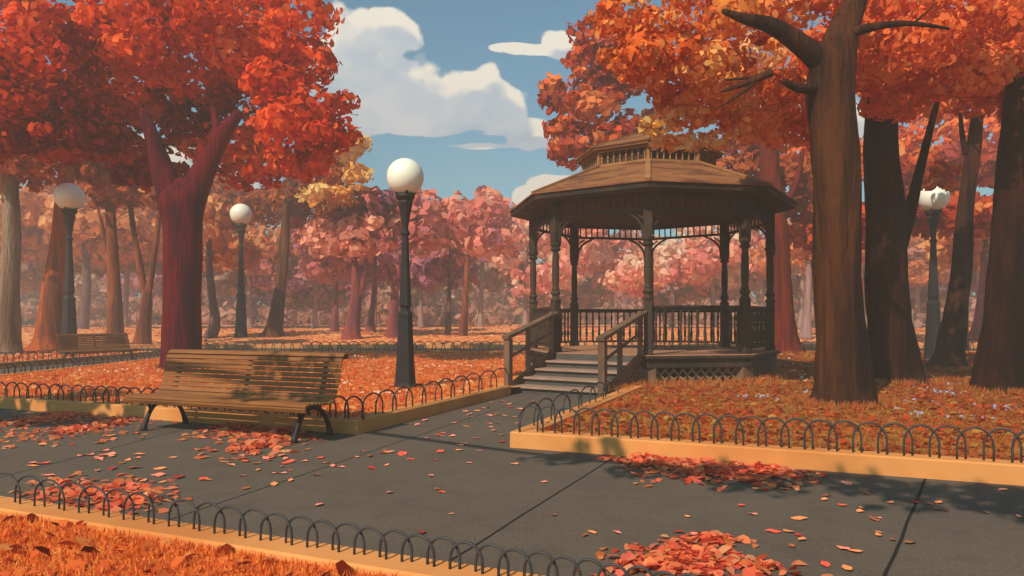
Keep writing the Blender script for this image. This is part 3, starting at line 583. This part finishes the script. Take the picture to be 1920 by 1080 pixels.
# crowns filling the upper right behind
tree('maple_tree', 'orange-red leaved tree beyond the lamp at the right, its trunk behind the leaning trunk', (1800, 650), [(1800, 651, 26), (1798, 500, 22), (1790, 350, 18), (1788, 260, 12)], bkB,
     [(1780, 270, 130, 70, 0, 'flame'), (1650, 280, 80, 70, 0), (1890, 270, 100, 80, 0, 'rose'), (1780, 320, 140, 40, -1, 'crim')], 'flame', 1.1, .22)

# background wood: individual trees, then one far mass
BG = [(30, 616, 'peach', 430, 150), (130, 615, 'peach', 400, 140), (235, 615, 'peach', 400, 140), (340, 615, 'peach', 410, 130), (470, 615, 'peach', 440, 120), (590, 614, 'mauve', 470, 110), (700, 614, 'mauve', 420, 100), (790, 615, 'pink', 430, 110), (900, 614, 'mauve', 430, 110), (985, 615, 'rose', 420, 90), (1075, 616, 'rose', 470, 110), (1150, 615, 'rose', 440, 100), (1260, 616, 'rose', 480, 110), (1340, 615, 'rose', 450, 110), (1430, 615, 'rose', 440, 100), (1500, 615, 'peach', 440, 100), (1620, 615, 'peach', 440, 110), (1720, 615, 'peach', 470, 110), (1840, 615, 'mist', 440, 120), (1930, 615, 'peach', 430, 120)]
names_bg = ['far left edge', 'gap behind the far left lamp post', 'gap left of the V-forked tree', 'gap behind the crimson trunk', 'gap left of the dark leaning trunk', 'gap right of the dark leaning trunk', 'middle of the pink grove', 'gap just right of the nearest lamp post', 'gap left of the gazebo steps', 'gap at the gazebo\'s left post', 'gazebo\'s left opening, left side', 'gazebo\'s left opening, right side', 'gazebo\'s right opening, left side', 'gazebo\'s right opening, right side', 'gap right of the gazebo roof', 'gap beside the lilac trunk', 'gap right of the massive trunk', 'gap left of the half hidden lamp', 'gap behind the rose-brown trunk', 'right edge of the photo']
for (px, py, pl, cy, rr), nm in zip(BG, names_bg):
    lb = {'peach': 'hazy orange', 'mauve': 'hazy mauve', 'pink': 'hazy pink', 'rose': 'glowing rose', 'mist': 'pale misty'}[pl]
    j = random.uniform(-8, 8)
    tree('broadleaf_tree', '%s background tree seen in the %s' % (lb, nm), (px, py), [(px, py+1, 13), (px+j*.3, 580, 9), (px+j, cy+40, 8), (px+j, cy, 6)], bkL,
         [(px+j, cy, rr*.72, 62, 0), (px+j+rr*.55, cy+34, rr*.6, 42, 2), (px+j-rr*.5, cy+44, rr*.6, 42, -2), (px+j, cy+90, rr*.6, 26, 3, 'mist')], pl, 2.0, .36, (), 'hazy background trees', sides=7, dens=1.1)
L = []
for i in range(70):
    x = -75+150*i/69+random.uniform(-1, 1); y = random.uniform(92, 104)
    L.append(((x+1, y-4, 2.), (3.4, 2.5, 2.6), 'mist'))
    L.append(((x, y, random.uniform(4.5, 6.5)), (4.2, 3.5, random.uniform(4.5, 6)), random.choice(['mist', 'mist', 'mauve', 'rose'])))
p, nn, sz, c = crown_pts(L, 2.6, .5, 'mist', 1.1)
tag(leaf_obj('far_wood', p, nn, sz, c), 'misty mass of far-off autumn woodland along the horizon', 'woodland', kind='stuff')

# ---------------------------------------------------------------- fallen leaves, grass, piles
def inpoly(P, poly):
    x, y = P[:, 0], P[:, 1]; r = np.zeros(len(P), bool); n = len(poly)
    for i in range(n):
        x0, y0 = poly[i][0], poly[i][1]; x1, y1 = poly[(i+1) % n][0], poly[(i+1) % n][1]
        c = ((y0 > y) != (y1 > y)) & (x < (x1-x0)*(y-y0)/(y1-y0+1e-12)+x0); r ^= c
    return r
LAWNS = {
 'left': ([A+D2*.26+D1*.26, GA+D1*.3, Vector((-.6, 14.6, 0)), Vector((1, 20, 0)), Vector((1, 28.6, 0)), Vector((-11.7, 28.6, 0)), A_end+D2*.26+Vector((.3, 0, 0))], ),
 'right': ([Bc+D2*.26-D1*.26, Bc-D1*13+D2*.26, Vector((16, 6, 0)), Vector((34, 28.6, 0)), Vector((1, 28.6, 0)), Vector((1, 21, 0)), Vector((6, 20.3, 0)), Vector((6.7, 15.2, 0)), Vector((5.2, 14.2, 0)), Vector((3.0, 13.7, 0)), GB-D1*.3], ),
 'near': ([N0+D1*6-D2*.25, N0-D1*6-D2*.25, N0-D1*6-D2*2.6, N0+D1*6-D2*2.6], ),
 'side': ([Vector((-16.2, 14, 0)), Vector((-14.8, 28.6, 0)), Vector((-40, 28.6, 0)), Vector((-40, 14, 0))], )}
def scatter(poly, n, near=0.):
    """random points in the polygon, denser where they are nearer the camera (about uniform in the picture)"""
    pl = [tuple(p) for p in poly]; xs_ = [p[0] for p in pl]; ys_ = [p[1] for p in pl]; out = []
    tot = 0
    while tot < n:
        k = n*4; X = rng.uniform(min(xs_), max(xs_), k); y0, y1 = max(min(ys_), 2.), max(ys_)
        Yv = y0*(y1/y0)**rng.random(k) if near else rng.uniform(y0, y1, k)
        q = np.stack([X, Yv, np.zeros(k)], 1); q = q[inpoly(q, pl) & (np.abs(q[:, 0]) < q[:, 1]*.95+1.2)]; out.append(q); tot += len(q)
    return np.concatenate(out)[:n]
def pick(cols, n, j=.1):
    c = np.array([lin(x) for x in cols]); return np.clip(c[rng.integers(len(c), size=n)]*(1+rng.normal(0, j, (n, 1))), 0, 1)
LC = {'left': [(238, 134, 70), (244, 154, 84), (246, 180, 108), (228, 114, 62), (218, 98, 62), (250, 202, 138), (234, 126, 70)],
      'right': [(190, 86, 44), (168, 66, 38), (180, 122, 56), (204, 80, 44), (212, 100, 52), (170, 112, 54), (200, 146, 72)],
      'near': [(160, 54, 28), (214, 96, 48), (236, 130, 66), (130, 46, 26), (244, 168, 96), (226, 110, 60), (232, 122, 60)],
      'side': [(222, 130, 80), (232, 160, 110), (200, 90, 60)]}
for key, n in (('left', 5600), ('right', 8500), ('near', 1000), ('side', 1200)):
    p = scatter(LAWNS[key][0], n, 1.); Yv = p[:, 1]; p[:, 2] = LZ+.015+rng.random(n)*.03
    nn = rng.normal(0, .32, (n, 3)); nn[:, 2] = 1
    sz = (.030+.0028*Yv)*rng.uniform(.6, 1.35, n)
    if key == 'near': sz = rng.uniform(.018, .058, n); nn[:, :2] *= 1.4
    if key == 'right': sz *= .9
    o = leaf_obj('fallen_leaves', p, nn, sz, pick(LC[key], n), elong=.7)
    tag(o, {'left': 'carpet of orange fallen leaves on the left lawn', 'right': 'carpet of brown and ochre fallen leaves on the right lawn', 'near': 'large fallen leaves on the grass at the bottom left corner', 'side': 'pale fallen leaves on the lawn at the far left'}[key], 'fallen leaves', kind='stuff')
n = 7000; Yv = 36.8*(80/36.8)**rng.random(n); X = rng.uniform(-.78, .78, n)*Yv; p = np.stack([X, Yv, np.array([g_of(y) for y in Yv])+.03+.10*np.sin(X*.13+Yv*.21)*np.minimum(1, (Yv-36.3)/8)], 1)
nn = rng.normal(0, .3, (n, 3)); nn[:, 2] = 1
tag(leaf_obj('fallen_leaves', p, nn, .0028*Yv*rng.uniform(.7, 1.6, n), pick([(244, 170, 112), (228, 130, 78), (250, 200, 146), (210, 100, 60), (240, 150, 90)], n), elong=.7), 'fallen leaves covering the far lawn beyond the distant hoop fence', 'fallen leaves', kind='stuff')
def grass(label, poly, n, cols, hmin, hmax, extra=None):
    p = scatter(poly, n, 1.) if extra is None else extra; n = len(p); h = rng.uniform(hmin, hmax, n)*(1+.02*p[:, 1]); w = .004+.0008*p[:, 1]
    a = rng.uniform(0, 6.28, n); ln = rng.normal(0, .35, (n, 2))*h[:, None]
    V_ = np.zeros((n, 3, 3)); base = p.copy(); base[:, 2] = np.array([LZ]*n) if extra is None else p[:, 2]
    dx = np.stack([np.cos(a)*w, np.sin(a)*w, np.zeros(n)], 1); V_[:, 0] = base-dx; V_[:, 1] = base+dx; V_[:, 2] = base; V_[:, 2, :2] += ln; V_[:, 2, 2] += h
    me = bpy.data.meshes.new('grass'); me.vertices.add(n*3); me.vertices.foreach_set('co', V_.reshape(-1).astype(np.float32)); me.loops.add(n*3)
    me.loops.foreach_set('vertex_index', np.arange(n*3, dtype=np.int32)); me.polygons.add(n); me.polygons.foreach_set('loop_start', np.arange(n, dtype=np.int32)*3); me.update(calc_edges=True)
    ca = me.color_attributes.new('Col', 'FLOAT_COLOR', 'POINT'); c4 = np.ones((n, 3, 4), np.float32); c4[:, :, :3] = pick(cols, n)[:, None]; ca.data.foreach_set('color', c4.reshape(-1))
    me.materials.append(LEAF); o = bpy.data.objects.new('grass', me); COL.objects.link(o); tag(o, label, 'grass', kind='stuff')
grass('short orange grass on the left lawn', LAWNS['left'][0], 34000, [(228, 126, 62), (240, 150, 76), (216, 106, 54), (224, 156, 84)], .03, .07)
grass('olive and rust grass on the right lawn under the trees', LAWNS['right'][0], 40000, [(158, 106, 50), (170, 84, 42), (178, 92, 46), (150, 110, 56), (184, 84, 46)], .02, .055)
grass('orange grass at the bottom left corner', LAWNS['near'][0], 42000, [(234, 136, 64), (242, 160, 80), (222, 112, 54), (228, 126, 62)], .018, .05)
# taller tufts round the feet of trunks and of the gazebo
T = []
for (bx, by, r, n) in ((1580, 758, .62, 1500), (1678, 716, .75, 1100), (1776, 693, .6, 800), (1870, 733, .62, 1000), (1470, 663, .8, 500), (343, 690, .6, 600)):
    b = gpt(bx, by); a = rng.uniform(0, 6.28, n); rr = r*rng.uniform(.75, 1.25, n); T.append(np.stack([b.x+np.cos(a)*rr, b.y+np.sin(a)*rr, np.full(n, LZ)], 1))
for k in (7, 0, 6):
    a_, b_ = V(k, 3.1, 0)+GC, V(k-1, 3.1, 0)+GC; n = 420; f = rng.random((n, 1)); q = np.array(a_)*(1-f)+np.array(b_)*f
    if k == 0: q = np.array(V(0, 3.1, 0)+GC)*(1-f)+np.array(V(-1, 3.1, 0)+GC)*f
    q += rng.normal(0, .22, (n, 3))*np.array((1, 1, 0)); q[:, 2] = LZ; T.append(q)
a_ = st(W/2+.2, AP1-.2, 0)+GC; b_ = st(W/2+.2, AP0, 0)+GC; f = rng.random((200, 1)); q = np.array(a_)*(1-f)+np.array(b_)*f; q += rng.normal(0, .12, (200, 3))*np.array((1, 1, 0)); q[:, 2] = LZ; T.append(q)
grass('taller dry grass tufts round the trunks and the foot of the gazebo', None, 0, [(170, 120, 60), (206, 120, 60), (190, 130, 70), (216, 110, 60)], (.05), .12, extra=np.concatenate(T))
# tiny flowers
def flowers(label, pts, c, name='wild_flowers'):
    P_ = []
    for px, py, r, n in pts:
        b = gpt(px, py); P_.append(np.stack([b.x+rng.normal(0, r, n), b.y+rng.normal(0, r*1.6, n), np.full(n, LZ)+rng.uniform(.05, .09, n)], 1))
    P_ = np.concatenate(P_); n = len(P_); nn = rng.normal(0, .4, (n, 3)); nn[:, 2] = 1; nn[:, 1] -= .6
    tag(leaf_obj(name, P_, nn, (.006+.0013*P_[:, 1])*rng.uniform(.7, 1.3, n), pick([c], n, .04), elong=.9), label, 'wild flowers', kind='stuff')
flowers('tiny pale blue flowers in the grass of the right lawn', [(1440, 752, .1, 8), (1508, 740, .08, 6), (1745, 740, .2, 16), (1712, 782, .12, 10), (1820, 790, .12, 10), (1893, 775, .14, 12), (1730, 760, .15, 8), (1400, 750, .15, 6), (1800, 727, .15, 6)], (170, 190, 220))
flowers('small white flowers dotting the grass of the left lawn', [(190, 700, .3, 14), (275, 693, .3, 18), (720, 742, .2, 16), (810, 690, .3, 14), (655, 723, .1, 6), (660, 672, .4, 12), (640, 660, .4, 12), (880, 690, .2, 6)], (250, 220, 196))
pts = [(random.uniform(1450, 1530), random.uniform(670, 715), .25, 2) for _ in range(20)]+[(random.uniform(1700, 1760), random.uniform(672, 712), .25, 2) for _ in range(14)]+[(random.uniform(1830, 1915), random.uniform(668, 690), .25, 2) for _ in range(8)]
flowers('pale round petals strewn on the grass between the right-hand trunks', pts, (214, 196, 166))
# piles
RC = [(252, 150, 104), (250, 136, 90), (242, 110, 78), (253, 172, 120), (232, 126, 72), (204, 78, 54), (252, 122, 100), (246, 146, 92), (250, 146, 106), (244, 112, 80)]
def pile(label, centres, n, ls):
    P_, N_ = [], []; tot = sum(c[4] for c in centres)
    for px, py, rx, ry, w in centres:
        c = onz(px, py, .0); k = int(n*w/tot); r = 1.2*rx*c.y/F; a = rng.uniform(0, 6.28, k); q = np.abs(rng.normal(0, .60, k)); q = np.where(q > 1.15, rng.random(k)*1.1, q)
        dpt = 1.15*ry*c.y*c.y/(F*H); x = c.x+np.cos(a)*q*r; y = c.y+np.sin(a)*q*dpt
        hz = .035*np.exp(-(q*1.5)**2)*rng.random(k)+.008+rng.random(k)*.012; P_.append(np.stack([x, y, hz], 1))
        m_ = rng.normal(0, .16+.28*np.exp(-(q*1.5)**2)[:, None], (k, 3)); m_[:, 2] = 1; N_.append(m_)
    P_ = np.concatenate(P_); N_ = np.concatenate(N_); v = (Vector((0, 0, 0))); 
    # keep the leaves off the kerbs
    d1 = (P_[:, 0]-A.x)*D2.x+(P_[:, 1]-A.y)*D2.y; d2 = (P_[:, 0]-Bc.x)*D2.x+(P_[:, 1]-Bc.y)*D2.y; d3 = (P_[:, 0]-N0.x)*D2.x+(P_[:, 1]-N0.y)*D2.y
    lf = P_[:, 0] < -1.9; ok = np.where(lf, d1 < -.05, d2 < -.05) & (d3 > .05); P_, N_ = P_[ok], N_[ok]; k = len(P_)
    o = leaf_obj('leaf_pile', P_, N_, ls*rng.uniform(.6, 1.3, k), pick(RC, k), org=tuple(P_.mean(axis=0)*np.array((1, 1, 0))), elong=.68); tag(o, label, 'leaf pile', 'piles of fallen leaves on the pavement', 'stuff')
pile('broad heap of red leaves against the left kerb, left of the large bench', [(150, 775, 80, 17, 5), (60, 792, 60, 22, 1.5), (140, 808, 120, 30, 1.8), (225, 790, 40, 20, 1)], 1500, .043)
pile('heap of large orange-red leaves on the pavement beneath the large bench', [(450, 803, 62, 16, 4), (525, 812, 60, 20, 4), (490, 838, 80, 24, 1.5)], 700, .054)
pile('long heap of red leaves against the front kerb of the right lawn', [(1220, 862, 70, 18, 4), (1320, 868, 90, 22, 6), (1430, 882, 80, 26, 4), (1330, 892, 150, 22, 1.6)], 1600, .044)
pile('patch of red leaves behind the nearest hoop fence at the lower left', [(180, 925, 110, 26, 4), (245, 945, 80, 26, 3), (120, 910, 70, 20, 1)], 460, .044)
pile('heap of bright leaves behind the nearest hoop fence at the bottom right', [(1300, 1045, 95, 34, 5), (1240, 1062, 130, 34, 4), (1440, 1070, 110, 24, 1.2), (1340, 1015, 60, 14, 1.5)], 560, .041)
# single leaves lying on the pavement
def single_leaf_mesh(k):
    random.seed(40+k); ang = [0, 50, 105, 180, 255, 310]; pts = []
    for i, a in enumerate(ang):
        r = 1.0 if i in (0, 3) else random.uniform(.62, .85); a = R(a+random.uniform(-9, 9)); pts.append((r*math.cos(a), r*math.sin(a)*.82, random.uniform(.0, .22)))
    me = bpy.data.meshes.new('loose_leaf'); me.from_pydata([(0, 0, .02)]+pts, [], [(0, i+1, (i+1) % 6+1) for i in range(6)]); return me
cols = {'red': (232, 84, 60), 'orange': (240, 138, 84), 'brown': (156, 88, 50), 'crimson': (160, 44, 36), 'pink-orange': (246, 130, 104)}
cm = {k: m_two('leaf_'+k.replace('-', '_'), lin(c), lin([min(255, v*1.1+6) for v in c]), 3, .8, bs=.1, bd=.01) for k, c in cols.items()}
lm = {}
for k in cols:
    for v in range(3):
        me = single_leaf_mesh(len(lm)); me.materials.append(cm[k]); lm[(k, v)] = me
random.seed(5)
spec = [(755, 852, 26), (722, 847, 16), (824, 817, 17), (964, 871, 18), (828, 924, 14), (1038, 967, 15), (640, 877, 14), (335, 896, 26), (545, 902, 14), (670, 858, 12), (966, 741, 22), (1587, 908, 24), (1623, 927, 18), (1579, 949, 18), (1760, 944, 18), (1758, 956, 16), (1850, 963, 14), (1616, 954, 15), (1545, 938, 18), (1550, 931, 16), (1450, 998, 26), (1498, 974, 26), (1503, 1013, 22), (1478, 998, 22), (1603, 1036, 24), (1548, 1060, 26), (1588, 1068, 28), (1880, 920, 16), (1912, 970, 16), (1157, 1000, 16), (790, 1000, 20), (845, 965, 12), (770, 862, 14), (825, 848, 16), (862, 845, 18), (880, 778, 14), (872, 772, 14), (915, 765, 13), (940, 753, 14), (782, 797, 14), (797, 789, 16), (850, 770, 22), (955, 720, 14), (932, 778, 14), (725, 873, 12), (905, 766, 12), (700, 800, 12), (300, 880, 20), (210, 880, 20), (90, 893, 22), (60, 875, 18), (62, 870, 22), (260, 853, 20), (500, 860, 22), (455, 893, 14), (480, 870, 18), (255, 813, 18), (265, 822, 14), (570, 866, 14), (532, 870, 16), (1110, 1000, 16), (1097, 1005, 18), (1535, 890, 16), (1130, 860, 18), (1190, 890, 18), (1225, 905, 14), (1495, 920, 14), (1345, 905, 18), (940, 830, 16), (1020, 905, 12)]
def path_ok(p):
    d1 = (p-A).dot(D2); d2 = (p-Bc).dot(D2); d3 = (p-N0).dot(D2); sA = (p-A).dot(-D1); sB = (p-Bc).dot(-D1)
    inL = d1 > -.06 and sA < .06; inR = d2 > -.06 and sB > -.06
    return d3 > .06 and not inL and not inR and (p.y < 12.6)
for _ in range(130):
    r = random.random()
    if r < .35: spec.append((random.gauss(500, 160), random.gauss(865, 30), random.uniform(10, 20)))
    elif r < .6: spec.append((random.gauss(890, 60), random.gauss(785, 30), random.uniform(9, 15)))
    elif r < .8: spec.append((random.gauss(180, 130), random.gauss(860, 30), random.uniform(12, 24)))
    else: spec.append((random.gauss(1540, 150), random.gauss(960, 50), random.uniform(12, 24)))
for px, py, w in spec:
    if py < 640: continue
    p = onz(px, py, 0.)
    if not path_ok(p): continue
    k = random.choices(list(cols), [4, 5, 2, 1.5, 4])[0]
    o = bpy.data.objects.new('fallen_leaf', lm[(k, random.randrange(3))]); COL.objects.link(o); s = w*p.y/F*.62
    o.location = (p.x, p.y, .008); o.scale = (s, s, s); o.rotation_euler = (random.uniform(-.12, .12), random.uniform(-.12, .12), random.uniform(0, 6.28))
    tag(o, 'single %s leaf lying loose on the grey pavement' % k, 'fallen leaf', 'loose %s leaves on the pavement' % k)

# ---------------------------------------------------------------- air
mb = MB(); mb.box((0, 55, 16.5), (260, 150, 36)); hz = mb.build('haze', None) if False else None
me = bpy.data.meshes.new('haze'); x0, x1, y0, y1, z0, z1 = -130, 130, -22, 125, -1.2, 26
me.from_pydata([(x0, y0, z0), (x1, y0, z0), (x1, y1, z0), (x0, y1, z0), (x0, y0, z1), (x1, y0, z1), (x1, y1, z1), (x0, y1, z1)], [], [(3, 2, 1, 0), (4, 5, 6, 7), (0, 1, 5, 4), (1, 2, 6, 5), (2, 3, 7, 6), (3, 0, 4, 7)])
hz = bpy.data.objects.new('haze', me); COL.objects.link(hz); tag(hz, kind='stuff')
m, nt, out = newmat('air'); pv = N(nt, 'ShaderNodeVolumePrincipled'); pv.inputs['Color'].default_value = (1., .74, .62, 1); pv.inputs['Density'].default_value = .0058; pv.inputs['Anisotropy'].default_value = .0
nt.links.new(pv.outputs[0], out.inputs['Volume']); me.materials.append(m)

# ---------------------------------------------------------------- sky, sun, camera
SUN_AZ = R(-146); SUN_EL = R(42)      # azimuth from +Y towards +X (negative: left)
w = bpy.data.worlds.new('World'); S.world = w; w.use_nodes = True; nt = w.node_tree; nt.nodes.clear()
out = N(nt, 'ShaderNodeOutputWorld'); bg = N(nt, 'ShaderNodeBackground'); bg.inputs[1].default_value = .085
sky = N(nt, 'ShaderNodeTexSky', sky_type='NISHITA'); sky.sun_disc = False; sky.sun_elevation = SUN_EL; sky.sun_rotation = SUN_AZ; sky.ozone_density = 2.; sky.air_density = 1.; sky.dust_density = 1.
tc = N(nt, 'ShaderNodeTexCoord').outputs['Generated']; sep = N(nt, 'ShaderNodeSeparateXYZ'); nt.links.new(tc, sep.inputs[0])
def mt(op, x, y=None, z=None):
    n = N(nt, 'ShaderNodeMath', operation=op)
    for i, v in enumerate((x, y, z)):
        if v is None: continue
        if hasattr(v, 'is_linked'): nt.links.new(v, n.inputs[i])
        else: n.inputs[i].default_value = v
    return n.outputs[0]
yy = mt('MAXIMUM', sep.outputs[1], .02); tx = mt('DIVIDE', sep.outputs[0], yy); tz = mt('DIVIDE', sep.outputs[2], yy)
def cloud(ox, oz):
    """soft union of ellipses in direction space, broken up by noise; (ox, oz) shifts the look-up"""
    x = mt('ADD', tx, ox); z = mt('ADD', tz, oz); cb = N(nt, 'ShaderNodeCombineXYZ'); nt.links.new(x, cb.inputs[0]); nt.links.new(z, cb.inputs[1])
    n1 = noise(nt, cb.outputs[0], 7., 5, .55, (1, 1.25, 1), .2); n2 = noise(nt, cb.outputs[0], 24., 3, .5)
    vo = N(nt, 'ShaderNodeTexVoronoi', feature='SMOOTH_F1'); vo.inputs['Scale'].default_value = 17.; vo.inputs['Smoothness'].default_value = .25; nt.links.new(cb.outputs[0], vo.inputs['Vector'])
    best = None
    for px, py, rx, ry in ((650, 110, 95, 95), (710, 150, 120, 70), (740, 60, 60, 60), (770, 175, 150, 70), (860, 180, 110, 70), (930, 215, 90, 62), (700, 215, 120, 45), (990, 245, 70, 38), (830, 235, 170, 26), (1040, 262, 70, 20), (975, 88, 66, 13), (1000, 92, 70, 17), (1050, 80, 60, 34), (900, 274, 90, 9), (1000, 268, 80, 10), (960, 250, 100, 8), (560, 160, 90, 120), (985, 368, 40, 26), (1050, 345, 80, 26), (300, 330, 200, 90), (1500, 200, 200, 80)):
        dx = mt('MULTIPLY', mt('SUBTRACT', x, (px-CX)/F), F/rx); dz = mt('MULTIPLY', mt('SUBTRACT', z, (HY-py)/F), F/ry)
        d = mt('SUBTRACT', 1., mt('SQRT', mt('ADD', mt('MULTIPLY', dx, dx), mt('MULTIPLY', dz, dz)))); best = d if best is None else mt('MAXIMUM', best, d)
    v = mt('ADD', best, mt('MULTIPLY', mt('SUBTRACT', n1, .5), .75)); v = mt('ADD', v, mt('MULTIPLY', mt('SUBTRACT', n2, .5), .42)); v = mt('ADD', v, mt('MULTIPLY', mt('SUBTRACT', .3, vo.outputs['Distance']), .7))
    return v, n1
v0, n1 = cloud(0, 0); v1, _ = cloud(-.010, .026)
front = mt('GREATER_THAN', sep.outputs[1], .05)
mr = N(nt, 'ShaderNodeMapRange', interpolation_type='SMOOTHSTEP'); nt.links.new(v0, mr.inputs[0]); mr.inputs[1].default_value = .0; mr.inputs[2].default_value = .13; mask = mt('MULTIPLY', mr.outputs[0], front)
mr2 = N(nt, 'ShaderNodeMapRange', interpolation_type='SMOOTHSTEP'); nt.links.new(v1, mr2.inputs[0]); mr2.inputs[1].default_value = -.02; mr2.inputs[2].default_value = .22; lit = mt('SUBTRACT', 1., mr2.outputs[0])
ccol = ramp(nt, n1, [(.38, lin((160, 186, 206))), (.47, lin((184, 202, 216))), (.6, lin((210, 218, 222)))]); ccol = mix(nt, lit, ccol, lin((252, 246, 230)))
sc = N(nt, 'ShaderNodeVectorMath', operation='SCALE'); nt.links.new(ccol, sc.inputs[0]); sc.inputs['Scale'].default_value = 10.4
tint = mix(nt, 1., sky.outputs[0], (.56, 1.32, 1.28), 'MULTIPLY')
fin = mix(nt, mask, tint, sc.outputs[0]); nt.links.new(fin, bg.inputs[0]); nt.links.new(bg.outputs[0], out.inputs[0])
sd = bpy.data.lights.new('sun', 'SUN'); sd.energy = 4.8; sd.angle = R(.6); sd.color = (1., .85, .66); so = bpy.data.objects.new('sun', sd); COL.objects.link(so)
dirv = Vector((math.sin(SUN_AZ)*math.cos(SUN_EL), math.cos(SUN_AZ)*math.cos(SUN_EL), math.sin(SUN_EL))); so.rotation_euler = dirv.to_track_quat('Z', 'Y').to_euler(); so.location = dirv*60
cd = bpy.data.cameras.new('camera'); cd.sensor_width = 36; cd.lens = 36*F/1920; cd.shift_y = 60/1920.; cd.clip_end = 3000; cd.clip_start = .05
co = bpy.data.objects.new('camera', cd); COL.objects.link(co); co.location = (0, 0, H); co.rotation_euler = (R(90), 0, 0); S.camera = co
S.view_settings.view_transform = 'Standard'; S.view_settings.look = 'None'; S.view_settings.exposure = .22; S.view_settings.gamma = 1
S.render.engine = 'CYCLES'
